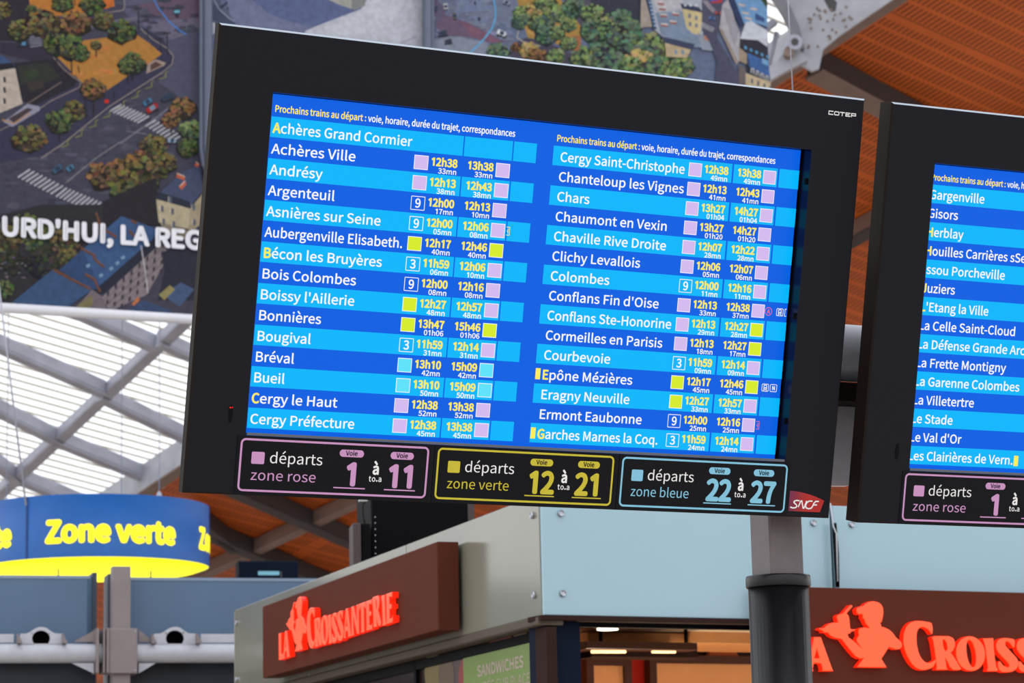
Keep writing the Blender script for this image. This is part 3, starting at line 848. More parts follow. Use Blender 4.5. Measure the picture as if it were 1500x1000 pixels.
        # traced in units of the logo (see the letter heights: 0 base, 1 top)
        def L(x, z):
            return (1.4235 + x * 0.0222 + z * 0.0038, 0.0200 + z * 0.0176)
        w = 0.0030
        stroke([L(0.78, 0.96), L(0.45, 1.0), L(0.2, 0.88), L(0.2, 0.72), L(0.55, 0.45), L(0.68, 0.25), L(0.55, 0.06), L(0.2, 0.02), L(-0.05, 0.12)], w)
        stroke([L(0.86, 0.2), L(0.95, 0.9), L(1.06, 0.98), L(1.45, 0.05), L(1.55, 0.05), L(1.64, 0.96)], w)
        stroke([L(2.3, 0.98), L(1.95, 0.98), L(1.72, 0.78), L(1.66, 0.35), L(1.82, 0.08), L(2.1, 0.0), L(2.4, 0.08), L(2.5, 0.35), L(2.55, 0.7), L(2.72, 0.98), L(3.05, 0.98)], w)
        stroke([L(2.56, 0.52), L(2.95, 0.52)], w)
        b.build('operator_logo', root)['label'] = 'red SNCF logo plate'
    # mounting arms on the back
    for x in (0.35, BW - 0.35):
        b = MB(fr)
        b.use(M['black']).box(x - 0.04, x + 0.04, 0.1299, 0.17, 0.30, 0.70, 0.004)
        b.build('mounting_arm', root)
    return root


FR = {}
_ob_get = None
M['logo'] = mat('logo print', (180, 26, 22), 0.5, grain=0.03, attr=True)
B1 = Frame((-0.667184, 5.5, 2.335092), 26.2097, 13.6343)
B2 = Frame((0.764466, 6.16159, 2.322469), 24.6494, 13.9183)
make_board(B1, 'large black departure board listing trains from Achères to Garches, with a red logo', ((0.0, LEFT_ROWS), (COLS[1], RIGHT_ROWS)),
           ((0.1142, 'rose', 'rose', '1', '11', 0.144), (0.5520, 'verte', 'verte', '12', '21', 0.146), (0.9895, 'bleue', 'bleue', '22', '27', 0.146)), 0.0, True, 0.026)
make_board(B2, 'black departure board listing Gargenville to Les Clairières, cut by the right border', ((0.0, FAR_ROWS),),
           ((0.1142, 'rose', 'rose', '1', '11', 0.144),), 0.004, False, 0.05)
# ------------------------------------------------------------------ the post that carries the boards
M['steel_warm'] = mat('grey-brown painted steel', (112, 103, 104), 0.5, grain=0.08, scale=30)
M['steel_light'] = mat('light grey painted steel', (186, 188, 196), 0.4, grain=0.06, scale=20)
M['steel_mid'] = mat('mid grey painted steel', (204, 204, 214), 0.42, grain=0.06, scale=20)
M['sleeve'] = mat('black plastic sleeve', (14, 14, 16), 0.36, spec=0.4, grain=0.15, scale=40)

PS = 0.088
pc = at(1128, 800, 6.22)                       # front corner of the square post
PF = Frame((pc.x, pc.y, 0), 25.5)
root = thing('support_post', 'grey square post rising from a black round column under the nearer departure board', 'post',
             Frame(PF.w(PS / 2, PS / 2, 0), 25.5))
pz = at(1140, 842, 6.25).z
pf = Frame(PF.w(PS / 2, PS / 2, 0), 25.5)
b = MB(pf)
b.use(M['steel_warm']).box(-PS / 2, PS / 2, -PS / 2, PS / 2, pz - 0.05, 2.98, 0.004)
b.build('post', root)
b = MB(pf)
b.use(M['sleeve']).lathe([(0.069, 0.0), (0.069, pz - 0.02)], 40)
b.build('sleeve', root)['label'] = 'black round column sleeve'
b = MB(pf)
b.use(M['sleeve']).lathe([(0.0725, pz - 0.026), (0.0740, pz - 0.022), (0.0740, pz - 0.004), (0.0725, pz), (0.06, pz + 0.001)], 40)
b.build('sleeve_cap', root)
# the tube that runs behind both boards, a clamp under it and a curved gusset
tp = at(1240, 517, 6.43)
TF = Frame(tp, 25.5)
b = MB(TF)
b.use(M['steel_light']).tube([(-0.95, 0, 0), (2.1, 0, 0)], 0.068, 28)
b.build('cross_tube', root)
b = MB(TF)
b.use(M['steel_mid'])
gx = lambda x, y: TF.px(x, y, 0.03)
g = [gx(1120, 600), gx(1229, 596), gx(1262, 581), gx(1300, 581), gx(1300, 600), gx(1262, 664), gx(1252, 690), gx(1240, 712), gx(1190, 712), gx(1120, 712)]
b.prism(g, 0.02, 0.04)
b.build('gusset', root)
b = MB(TF)
a0, a1 = gx(1120, 562), gx(1300, 600)
b.use(M['black_edge']).box(a0[0], a1[0], -0.05, 0.06, a1[1], a0[1])
b.build('clamp', root)
for fr_, xx in ((B1, 0.35), (B1, BW - 0.35), (B2, 0.35), (B2, BW - 0.35)):
    p = fr_.w(xx, 0.165, 0.47)
    q = (p - TF.o).dot(TF.x)
    e = TF.w(q, 0, 0)
    b = MB()
    b.use(M['steel_warm']).tube([tuple(p), tuple(e)], 0.035, 10)
    b.build('bracket', root)

# ------------------------------------------------------------------ the snack kiosk
M['glass_front'] = mat('pale blue back-painted glass', (159, 191, 203), 0.22, spec=0.5, grain=0.015, scale=2)
M['glass_side'] = mat('grey-green back-painted glass', (130, 129, 114), 0.16, spec=0.6, grain=0.06, scale=2)
M['glass_edge'] = mat('glass edge', (178, 180, 170), 0.3, grain=0.02)
M['navy'] = mat('navy painted steel', (15, 24, 42), 0.7, spec=0.08, grain=0.05)
M['dark_brown'] = mat('dark brown metal', (52, 36, 33), 0.75, spec=0.05, grain=0.05)
M['alu'] = mat('brushed aluminium', (84, 74, 62), 0.6, 0.0, spec=0.2, grain=0.06)
M['bolt'] = mat('steel bolt', (170, 172, 180), 0.25, 1.0, grain=0.04)
M['sign_brown'] = mat('brown sign panel', (90, 47, 35), 0.7, spec=0.05, grain=0.03, scale=4)
M['neon'] = mat('glowing orange-red acrylic', (200, 30, 10), 0.25, emit=(255, 88, 36), power=1.1, grain=0)
M['neon_side'] = mat('glowing red acrylic edge', (190, 20, 8), 0.25, emit=(250, 36, 10), power=0.95, grain=0)
M['terracotta'] = mat('terracotta wall', (190, 92, 42), 0.6, grain=0.06)
M['red_wall'] = mat('red wall', (176, 28, 12), 0.5, grain=0.06)
M['wood_pale'] = mat('pale wood', (196, 138, 86), 0.5, grain=0.12, scale=8)
M['wood_dark'] = mat('dark stained wood', (62, 26, 16), 0.45, grain=0.15, scale=8)
M['cream'] = mat('cream panel', (214, 150, 98), 0.6, grain=0.04)
M['ceil_pale'] = mat('pale plaster', (196, 184, 160), 0.7, grain=0.04)
M['lamp_on'] = mat('lit lamp', (255, 240, 220), 0.4, emit=(255, 236, 205), power=3.0, grain=0)
M['heat_on'] = mat('glowing heat lamp', (255, 200, 140), 0.4, emit=(255, 208, 150), power=2.0, grain=0)
M['win_dark'] = mat('dark shop glass', (40, 25, 21), 0.2, spec=0.4, grain=0.2, scale=3)
M['green'] = mat('green poster', (104, 132, 38), 0.4, grain=0.05, scale=4)
M['poster_grey'] = mat('poster lettering', (168, 150, 134), 0.5, grain=0.03)
M['poster_photo'] = mat('poster photo print', (90, 60, 50), 0.3, grain=0.08, scale=10, attr=True)

KC = at(795, 902, 9.5)
KZ0 = KC.z                                         # underside of the fascia
KF = Frame(KC, 25.85)
KL = Frame(KC, -70.5)
ztop = KF.px(1235, 741)[1]
root = thing('food_kiosk', 'corner snack kiosk with pale glass fascia panels, behind the departure boards', 'kiosk', Frame((KC.x, KC.y, 0), 25.85))
fx = lambda px, py, y=0.0: KF.px(px, py, y)
lx = lambda px, py, y=0.0: KL.px(px, py, y)
j1 = fx(1217.5, 800)[0]
j2 = fx(1222.0, 800)[0]
FL = 4.6                                           # length of the front
xl = lx(343.5, 950)[0]                             # far end of the left side (negative)
th = 0.02


def bolt(fr, x, z, parent):
    b = MB(fr)
    b.use(M['bolt'])
    q = [(x + px_, z + pz_) for px_, pz_ in ellipse(0, 0, 0.0125, 0.0125, 20)]
    q2 = [(x + px_, z + pz_) for px_, pz_ in ellipse(0, 0, 0.0095, 0.0095, 20)]
    q3 = [(x + px_, z + pz_) for px_, pz_ in ellipse(0, 0, 0.005, 0.005, 20)]
    b.prism(q, -0.006, 0.0)
    n = len(q)
    for (o_, yo, i_, yi) in ((q, -0.006, q2, -0.011), (q2, -0.011, q3, -0.009)):
        A = [b.pt((x_, yo, z_)) for x_, z_ in o_]
        B_ = [b.pt((x_, yi, z_)) for x_, z_ in i_]
        for k in range(n):
            l = (k + 1) % n
            b.face([A[k], A[l], B_[l], B_[k]])
    b.face([b.pt((x_, -0.009, z_)) for x_, z_ in q3])
    b.build('bolt', parent)


zb_hi = fx(821, 752)[1]
zb_lo = fx(823, 869)[1]
bx0 = fx(821, 752)[0]
bx1 = fx(1191, 768)[0]
bx2 = fx(1247, 769)[0]
for k, (a, c) in enumerate(((0.006, j1), (j2, j2 + 1.75), (j2 + 1.76, FL))):
    b = MB(KF)
    b.use(M['glass_front']).box(a, c, 0.0, th, 0.004, ztop, 0.002)
    p = b.build('fascia_panel', root)
    for x in ((bx0, bx1) if k == 0 else (bx2, c - 0.06) if k == 1 else (a + 0.06, c - 0.06)):
        for z in (zb_hi, zb_lo):
            bolt(KF, x, z, p)
# left side: three panes of grey-green glass
lj = [lx(343.5, 950)[0], lx(452, 940)[0], lx(597, 930)[0], -0.012]
for k in range(3):
    b = MB(KL)
    b.use(M['glass_side']).box(lj[k] + 0.003, lj[k + 1] - 0.003, 0.0, th, 0.004, ztop, 0.002)
    p = b.build('fascia_panel', root)
    p['label'] = 'grey-green glass panel of the long side'
    for x in (lj[k] + 0.06, lj[k + 1] - 0.06):
        for z in (zb_hi, zb_lo):
            bolt(KL, x, z, p)
# body behind the glass: one closed volume from fascia underside to roof, open below
b = MB()
b.use(M['navy'])
inset = 0.045
A = KC + KF.y * inset + KL.y * inset
pA = KF.w(0.0, inset, 0) + KL.x * 0.0
c0 = KL.w(-0.03, inset, 0)
c1 = KF.w(FL, inset, 0)
c2 = KF.w(FL, 3.2, 0)
c3 = KL.w(xl + 0.01, inset, 0)
cc = KF.w(0.012, inset - 0.02, 0)
low = [c3, c0, cc, c1, c2]
i0 = [b.pt(p + Vector((0, 0, 0.0))) for p in low]
i1 = [b.pt(p + Vector((0, 0, ztop - 0.004))) for p in low]
for i in range(5):
    j = (i + 1) % 5
    b.face([i0[i], i0[j], i1[j], i1[i]])
b.face(i1)
b.build('fascia_frame', root)
# end return of the far left corner
b = MB(KL)
b.use(M['glass_edge']).box(xl - 0.004, xl + 0.002, 0.0, 0.3, 0.0, ztop - 0.01)
b.build('end_panel', root)
# trims under the glass
b = MB(KF)
b.use(M['dark_brown']).box(-0.01, FL, -0.012, 0.10, -0.014, 0.003, 0.002)
b.build('lower_trim', root)
b = MB(KL)
b.use(M['alu']).box(xl, -0.008, -0.014, 0.08, -0.030, 0.002, 0.005)
b.build('lower_trim', root)
# header over the shop front
h1 = fx(900, 918.5, 0.06)[1]
b = MB(KF)
b.use(M['slot']).box(0.10, FL, 0.06, 0.09, h1, -0.0142)
b.build('header', root)
# corner pillar
b = MB(KF)
cx0 = fx(800, 960, 0.03)[0]
cx1 = fx(850.5, 960, 0.03)[0]
b.use(M['navy']).box(cx0, cx1, 0.03, 0.16, -KZ0, -0.015)
b.build('corner_pillar', root)
b = MB(KL)
wx1 = lx(783.5, 960, 0.06)[0]
b.use(M['dark_brown']).box(lx(783.5, 960, 0.012)[0], -0.002, 0.012, 0.05, -KZ0, -0.036)  # brown strip for the pillar's left side, its reflection put into the colour
b.build('mullion', root)
# window panes of the long side with black mullions
cuts = [xl + 0.02, lx(455, 960, 0.06)[0], lx(614, 960, 0.06)[0], wx1]
for k in range(3):
    b = MB(KL)
    b.use(M['win_dark']).box(cuts[k], cuts[k + 1] + (0.05 if k == 2 else -0.03), 0.06, 0.072, -KZ0 + 0.9, -0.07)
    b.build('window_glass', root)
    if k == 2:
        continue
    b = MB(KL)
    b.use(M['slot']).box(cuts[k + 1] - 0.03, cuts[k + 1], 0.045, 0.10, -KZ0, -0.036)
    b.build('mullion', root)
b = MB(KL)
b.use(M['dark_brown']).box(xl + 0.02, -0.05, 0.05, 0.09, -KZ0, -KZ0 + 0.9)
b.build('side_panel', root)
b = MB(KL)
b.use(M['slot']).box(xl + 0.02, wx1, 0.045, 0.10, -0.07, -0.036)
b.build('header', root)
# shop interior: ceiling, back wall, side wall
yb = 2.1
zc = fx(900, 915, 1.0)[1]
b = MB(KF)
b.use(M['ceil_pale']).box(0.25, FL, 0.09, yb, max(zc, h1 + 0.02), max(zc, h1 + 0.02) + 0.03)
b.build('shop_ceiling', root)
b = MB(KF)
b.use(M['terracotta']).box(0.33, FL, yb, yb + 0.05, -KZ0, zc + 0.05)
b.build('back_wall', root)
# red wall strip, pale wooden soffit boards
def panel(name, m, x0, y0, x1, y1, yf, dp, bev=0.004, par=root):
    a_ = fx(x0, y1, yf)
    c_ = fx(x1, y0, yf)
    b = MB(KF)
    b.use(m).box(a_[0], c_[0], yf, yf + dp, a_[1], c_[1], bev)
    return b.build(name, par)


panel('red_wall_panel', M['red_wall'], 918, 940, 966, 1300, 2.06, 0.038)
panel('soffit_board', M['wood_pale'], 862, 927, 1007, 940, 1.25, 0.40)
panel('soffit_board', M['wood_pale'], 1010, 927, 1230, 942, 1.22, 0.40)
# heat-lamp gantry
gr_ = thing('heat_lamp', 'dark heat lamp bar with two glowing tubes hanging inside the kiosk', 'lamp', Frame(KF.w(*[fx(945, 953, 1.0)[0], 1.0, fx(945, 953, 1.0)[1]]), 25.85))
panel('lamp_housing', M['wood_dark'], 858, 941, 1022, 950, 1.00, 0.25, par=gr_)
panel('lamp_housing', M['dark_brown'], 866, 950, 1022, 962, 1.10, 0.12, par=gr_)
for x0, x1 in ((868, 918), (957, 991)):
    a_ = fx(x0, 953.5, 1.03)
    c_ = fx(x1, 953.5, 1.03)
    b = MB(KF)
    b.use(M['heat_on']).tube([(a_[0], 1.04, a_[1] - 0.001), (c_[0], 1.04, c_[1] - 0.001)], 0.0065, 10)
    b.build('heating_tube', gr_)
for x in (880, 1005):
    a_ = fx(x, 941, 1.1)
    b = MB(KF)
    b.use(M['slot']).tube([(a_[0], 1.1, a_[1]), (a_[0], 1.1, max(zc, h1 + 0.02))], 0.008, 8)
    b.build('hanger', gr_)
# round downlight
a_ = fx(890, 921, 0.72)
zc2 = max(zc, h1 + 0.02)
dl = thing('ceiling_lamp', 'round lit downlight in the pale ceiling of the kiosk', 'lamp', Frame(KF.w(a_[0], 0.72, a_[1]), 25.85))
b = MB(Frame(KF.w(a_[0], 0.72, 0), 25.85))
b.use(M['lamp_on']).lathe([(0.040, a_[1] - 0.004), (0.040, a_[1] + 0.004)], 24)
b.build('diffuser', dl)
b = MB(Frame(KF.w(a_[0], 0.72, 0), 25.85))
b.use(M['alu']).lathe([(0.050, a_[1] + 0.0045), (0.050, max(zc2 + 0.002, a_[1] + 0.02))], 24)
b.build('lamp_body', dl)


def pic(x0, y0, x1, y1, bw, yf, label, m):
    """framed panel on the back wall"""
    a_ = fx(x0, y1, yf)
    c_ = fx(x1, y0, yf)
    t = thing('wall_frame', label, 'frame', Frame(KF.w((a_[0] + c_[0]) / 2, yf, a_[1]), 25.85), 'framed panels inside the kiosk')
    b = MB(KF)
    b.use(M['wood_dark'])
    o_ = [(a_[0], a_[1]), (c_[0], a_[1]), (c_[0], c_[1]), (a_[0], c_[1])]
    i_ = [(a_[0] + bw, a_[1] + bw), (c_[0] - bw, a_[1] + bw), (c_[0] - bw, c_[1] - bw), (a_[0] + bw, c_[1] - bw)]
    b.ring(o_, i_, yf, yf + 0.05)
    b.build('frame', t)
    b = MB(KF)
    b.use(m).box(a_[0] + bw, c_[0] - bw, yf + 0.02, yf + 0.045, a_[1] + bw, c_[1] - bw)
    b.build('panel', t)


pic(868, 963, 925, 1300, 0.034, 1.98, 'narrow tan panel in a dark frame, left of the red wall strip', M['cream'])
pic(962, 963, 1250, 1300, 0.034, 1.98, 'wide tan panel in a dark frame, right of the red wall strip', M['cream'])
b = MB(KF)
q = [fx(1030, 966, 2.03), fx(1036, 955, 2.03), fx(1050, 947, 2.03), fx(1062, 946, 2.03), fx(1073, 955, 2.03), fx(1080, 966, 2.03)]
b.use(M['terracotta']).prism(q, 2.0, 2.03)
o = b.build('wall_disc', root)
panel('wall_board', M['wood_dark'], 1023, 943, 1230, 966, 2.05, 0.04)
for (x, y, zz, e, col_) in ((1.0, 1.0, -0.75, 24, (1.0, 0.76, 0.5)), (2.4, 1.0, -0.75, 18, (1.0, 0.76, 0.5))):
    ld = bpy.data.lights.new('kiosk_lamp_light', 'POINT')
    ld.energy = e
    ld.color = col_
    ld.shadow_soft_size = 0.06
    lo = bpy.data.objects.new('kiosk_lamp_light', ld)
    COL.objects.link(lo)
    lo.location = KF.w(x, y, zz)

# poster on the long side
pl = thing('food_poster', 'green SANDWICHES poster with a dark food photo, on the kiosk window', 'poster', Frame(KL.w(lx(700, 1040, 0.05)[0], 0.05, -1.3), -70.5))
PA = lx(623, 1000, 0.052)[0]
PB = wx1 - 0.004
b = MB(KL)
b.use(M['poster_photo'])
b.col = lin((74, 54, 46))
b.box(PA, PB, 0.052, 0.058, -1.3, -0.07)
bl = lambda px, py, rx, ry, c, y=0.0515: (setattr(b, 'col', lin(c)), b.prism([lx(px + rx * cos(2 * pi * k / 14), py + ry * sin(2 * pi * k / 14), 0.052) for k in range(14)], y, y + 0.0003))
bl(634, 985, 12, 34, (120, 100, 40))
bl(654, 990, 12, 30, (96, 74, 44), 0.0511)
bl(690, 990, 18, 36, (140, 40, 26), 0.0507)
bl(726, 950, 10, 20, (130, 44, 32), 0.0511)
bl(741, 940, 10, 16, (140, 44, 28), 0.0507)
bl(762, 928, 10, 11, (130, 98, 60), 0.0511)
bl(769, 940, 13, 11, (150, 44, 30), 0.0503)
o = b.build('photo_print', pl)
b = MB(KL)
b.use(M['green'])
g0 = lx(680, 963.5, 0.05)
g1 = lx(782.5, 939.5, 0.05)
zt = (g0[1] + g1[1]) / 2
b.box(g0[0], PB - 0.002, 0.046, 0.0500, zt - 0.9, zt)
b.use(M['poster_grey'])
s0 = lx(699, 993, 0.045)
s1 = lx(767, 974, 0.045)
st_ = lx(767, 957.5, 0.045)
hh = st_[1] - s1[1]
b.text('SANDWICHES', s0[0], (s0[1] + s1[1]) / 2, hh, y=0.0452, width=s1[0] - s0[0], bold=0.05)
b.text('PRÉPARÉS SUR PLACE', (g0[0] + PB) / 2, (s0[1] + s1[1]) / 2 - hh * 1.55, hh * 0.95, y=0.0452, width=(PB - g0[0]) * 0.98, align='C')
b.build('green_sheet', pl)

# ------------------------------------------------------------------ glowing shop sign lettering
EM = [(65, 455), (90, 436), (130, 440), (150, 420), (195, 385), (240, 370), (300, 368), (292, 330), (288, 295), (305, 275), (345, 262), (365, 255), (455, 155), (475, 152), (486, 170), (410, 258), (432, 280), (440, 320), (442, 380), (445, 440), (475, 447), (505, 443), (508, 455), (490, 468), (460, 475), (440, 500), (412, 505), (418, 540), (480, 590), (555, 662), (520, 610), (508, 575), (520, 550), (540, 520), (535, 480), (540, 445), (565, 428), (610, 420), (672, 430), (630, 380), (608, 320), (590, 305), (600, 285), (590, 262), (560, 268), (535, 262), (525, 235), (523, 205), (540, 182), (570, 168), (610, 160), (640, 130), (690, 105), (740, 100), (790, 110), (825, 135), (846, 175), (850, 225), (840, 290), (822, 355), (805, 362), (812, 390), (820, 410), (850, 415), (905, 440), (945, 475), (990, 540), (1040, 585), (1055, 620), (1050, 655), (1020, 680), (975, 685), (895, 658), (800, 800), (860, 905), (500, 905), (540, 850), (585, 800), (535, 800), (490, 775), (420, 690), (335, 570), (250, 555), (205, 530), (175, 495), (115, 492), (125, 478), (100, 465)]
LET = {
    'C': [[(405, 185), (408, 300), (385, 305), (365, 270), (330, 242), (290, 232), (255, 245), (230, 290), (220, 370), (225, 460), (245, 550), (285, 615), (330, 640), (385, 630), (432, 600), (425, 640), (395, 690), (340, 718), (270, 728), (200, 705), (140, 640), (90, 540), (65, 430), (70, 330), (95, 250), (140, 190), (200, 160), (270, 155), (340, 165)]],
    'R': [[(392, 345), (430, 330), (590, 330), (640, 350), (662, 395), (660, 450), (635, 500), (608, 525), (650, 590), (718, 712), (700, 728), (620, 728), (585, 690), (545, 600), (538, 590), (548, 690), (562, 725), (420, 725), (432, 700), (428, 600), (415, 470), (408, 400)], [(520, 375), (545, 380), (562, 420), (568, 480), (545, 505), (530, 480), (520, 430)]],
    'O': [ellipse(835, 535, 172, 205, 32), ellipse(842, 535, 50, 158, 24, 0, -0.1)],
    'I': [[(985, 355), (1115, 352), (1112, 450), (1120, 600), (1130, 690), (1152, 730), (1135, 742), (1012, 742), (1028, 700), (1020, 600), (1010, 450)]],
    'S': [[(1362, 370), (1358, 455), (1335, 462), (1310, 420), (1270, 392), (1250, 410), (1262, 450), (1330, 530), (1380, 590), (1395, 650), (1375, 705), (1320, 745), (1240, 755), (1180, 745), (1150, 700), (1150, 635), (1180, 625), (1210, 670), (1260, 692), (1280, 685), (1275, 655), (1220, 590), (1165, 530), (1138, 470), (1145, 410), (1180, 365), (1240, 348), (1310, 355)]],
    'A': [[(95, 350), (175, 350), (286, 715), (300, 738), (165, 738), (178, 715), (160, 650), (85, 650), (70, 715), (82, 738), (0, 738), (15, 715)], [(95, 590), (148, 590), (122, 490)]],
    'N': [[(0, 352), (100, 352), (235, 600), (225, 380), (215, 352), (300, 352), (292, 380), (300, 738), (220, 738), (75, 470), (85, 710), (95, 738), (0, 738), (10, 710), (10, 380)]],
    'T': [[(0, 352), (260, 352), (260, 440), (235, 440), (215, 410), (180, 405), (185, 700), (195, 738), (70, 738), (80, 700), (78, 405), (45, 410), (22, 440), (0, 440)]],
    'E': [[(0, 352), (220, 352), (215, 430), (190, 410), (110, 400), (110, 500), (190, 500), (190, 560), (110, 560), (112, 680), (190, 685), (225, 650), (222, 738), (0, 738), (10, 700), (8, 400)]],
    'L': [[(0, 352), (115, 352), (108, 400), (110, 665), (190, 670), (215, 640), (212, 738), (0, 738), (8, 700), (8, 400)]]}
PLACE = [('L', -1240), ('A', -1032), ('C', 0), ('R', 0), ('O', 0), ('I', 0), ('S', 0), ('S', 243), ('A', 1640), ('N', 1950), ('T', 2265), ('E', 2540), ('R', 2385), ('I', 2135), ('E', 3300)]
pxB = lambda p, dx=0: (1310 + (p[0] + dx) / 7.895, 890 + p[1] / 7.895)
pxA = lambda p: (1190 + p[0] / 8.336, 870 + p[1] / 8.333)
SGN = Frame(KF.w(0, -0.10, 0), 25.85)
REF0 = SGN.px(*pxB((0, 735)))


def logo_loops():
    """closed outlines in sign metres, origin at the foot of the letters"""
    out = []
    k = (SGN.px(*pxB((1000, 735)))[0] - REF0[0]) / 1000
    kz = (SGN.px(*pxB((0, 155)))[1] - REF0[1]) / 580
    for c, dx in PLACE:
        lps = []
        for lp in LET[c]:
            q = [((p[0] + dx) * k, (735 - p[1] + (p[0] + dx) * 0.012) * kz) for p in lp]
            if c in 'CS':
                q = smooth_closed(q, 2)
            lps.append(q)
        out.append(('letter', lps))
    e = [((pxA(p)[0] - 1310) * 7.895 * k, (735 - (pxA(p)[1] - 890) * 7.895) * kz) for p in EM]
    out.insert(2, ('emblem', [e]))
    return out


def sign(name, label, fr, x0, x1, z0, z1, dpt, lettering, base_pt):
    t = thing(name, label, 'sign', Frame(fr.w((x0 + x1) / 2, 0, z0), axes=(fr.x, fr.y, fr.z)), 'lit shop signs of the kiosk')
    b = MB(fr)
    b.use(M['sign_brown']).box(x0, x1, 0.0, dpt, z0, z1, 0.003)
    b.build('sign_panel', t)
    ox, oz, kx, kz = lettering
    for nm, lps in logo_loops():
        q = [[(ox + p[0] * kx, oz + p[1] * kz) for p in lp] for lp in lps]
        vs, fs = outline_mesh(q, 0.011, 0.0035)
        b = MB(fr)
        b.use(M['neon'])
        b.add(vs, fs, lambda p: (p[0], -0.0165 - p[2], p[1]))
        b.use(M['neon_side'])
        # faces that look sideways take the deeper red of the moulded edge
        rim = b.mats.index(M['neon_side'])
        for i, f in enumerate(b.f):
            P = [b.v[j] for j in f]
            nrm = (P[1] - P[0]).cross(P[2] - P[1])
            if nrm.length > 0 and abs(nrm.normalized().dot(fr.y)) < 0.9:
                b.mi[i] = rim
        b.build(nm, t)
    return t


s_tl = SGN.px(1192, 860.5)
zt = SGN.px(1300, 862.5)[1]
sx0 = SGN.px(1130, 900)[0]
sign('shop_sign', 'wide brown sign with glowing orange CROISSANTERIE lettering, right of the black column', SGN, sx0, sx0 + 2.55, REF0[1] - 0.16, zt, 0.085,
     (REF0[0], REF0[1], 1, 1), None)
LSG = Frame(KL.w(0, -0.10, 0), -70.5)
a_ = LSG.px(384.5, 893)
c_ = LSG.px(640, 787)
d_ = LSG.px(640, 919.5)
e_ = LSG.px(384.5, 996)
l0 = LSG.px(418, 965)
l1 = LSG.px(586, 915)
lt = LSG.px(418, 911)
ll = logo_loops()
xs = [p[0] for _, lps in ll for lp in lps for p in lp]
kx = (l1[0] - l0[0]) / (max(xs) - min(xs))
kh = (lt[1] - l0[1]) / max(p[1] for p in ll[0][1][0])
print('left logo scale', kx, kh, 'z', l0, l1, 'sign', a_, c_, d_, e_, 'lsign')
sign('shop_sign', 'brown sign with small glowing red lettering on the long side of the kiosk', LSG, a_[0], c_[0], (d_[1] + e_[1]) / 2, (a_[1] + c_[1]) / 2, 0.085,
     (l0[0] - min(xs) * kx, (l0[1] + l1[1]) / 2, kx, kx), None)

# cable with a black sheath in the joint of the front panels
ca = KF.px(1219, 739, -0.03)
cb = KF.px(1227, 860, -0.03)
ct = thing('cable', 'black cable in a sheath hanging over the joint of the pale glass panels', 'cable', Frame(KF.w(cb[0], -0.03, cb[1]), 25.85))
b = MB(KF)
m0 = KF.px(1222, 766, -0.03)
b.use(M['slot']).tube([(m0[0], -0.03, m0[1]), ((m0[0] + cb[0]) / 2, -0.034, (m0[1] + cb[1]) / 2), (cb[0], -0.03, cb[1])], [0.0085, 0.0095, 0.007], 10)
b.build('sheath', ct)
b = MB(KF)
b.use(M['steel_light']).tube([(ca[0] - 0.002, 0.03, ca[1] + 0.015), (ca[0] - 0.004, -0.025, ca[1] + 0.004), (ca[0] - 0.003, -0.036, ca[1] - 0.08), (m0[0], -0.042, m0[1] - 0.04), (cb[0] - 0.006, -0.042, cb[1] + 0.02)], 0.003, 8)
b.build('wire', ct)

# black cabinet and small box standing on the kiosk roof
KR = Frame(KF.w(0, 0, ztop - 0.03), 0.0)
def roof_box(name, label, cat, x0, y0, x1, depth, dp, m, m2=None, split=0.0):
    P0 = at(x0, y0, depth)
    P1 = at(x1, y0, depth)
    z0 = KC.z + ztop - 0.003
    fr = Frame((P0.x, depth, z0), 8)
    t = thing(name, label, cat, fr)
    b = MB(fr)
    w_ = (P1.x - P0.x) / cos(radians(8))
    b.use(m).box(0, w_, 0, dp, 0, P0.z - z0, 0.006)
    b.build('body', t)
    if m2:
        b = MB(fr)
        b.use(m2).box(-split, 0.0, -0.02, dp, 0, P0.z - z0, 0.004)
        b.build('side_panel', t)
    return t, fr, w_, P0.z - z0


M['cab_black'] = mat('matt black sheet metal', (9, 9, 13), 0.7, spec=0.1, grain=0.2, scale=20)
M['cab_brown'] = mat('brown-grey sheet metal', (70, 56, 54), 0.6, grain=0.1, scale=20)
t, fr, w_, h_ = roof_box('equipment_cabinet', 'tall matt black cabinet standing on the kiosk roof', 'cabinet', 543, 700, 684, 12.6, 0.8, M['cab_black'])
b = MB(fr)
b.use(M['cab_brown']).box(w_, w_ + 0.03, 0.0, 0.5, 0, h_)
b.build('side_panel', t)
for k in range(9):
    b = MB(fr)
    b.use(M['bolt']).prism(ellipse(0.018, h_ - 0.18 - k * 0.028, 0.0022, 0.003, 8), -0.002, 0.001)
    b.build('rivet', t)
t, fr, w_, h_ = roof_box('junction_box', 'small dark box against the left side of the black cabinet', 'box', 528, 766.5, 542, 12.5, 0.2, M['cab_black'], M['cab_brown'], 0.036)
t2 = thing('cable_loop', 'thin dark cable looping down to the small box on the kiosk roof', 'cable', Frame(fr.w(0.02, 0.02, h_), 8))
b = MB(fr)
b.use(M['slot']).tube([(0.028, 0.02, h_ + 0.105), (0.012, 0.0, h_ + 0.085), (0.013, 0.0, h_ + 0.04), (0.022, 0.02, h_ - 0.002)], 0.0025, 8)
b.build('cord', t2)
b = MB(fr)
b.use(M['glass_edge']).box(-0.005, 0.034, 0.0, 0.04, h_ + 0.1, h_ + 0.125, 0.003)
b.build('plug', t2)
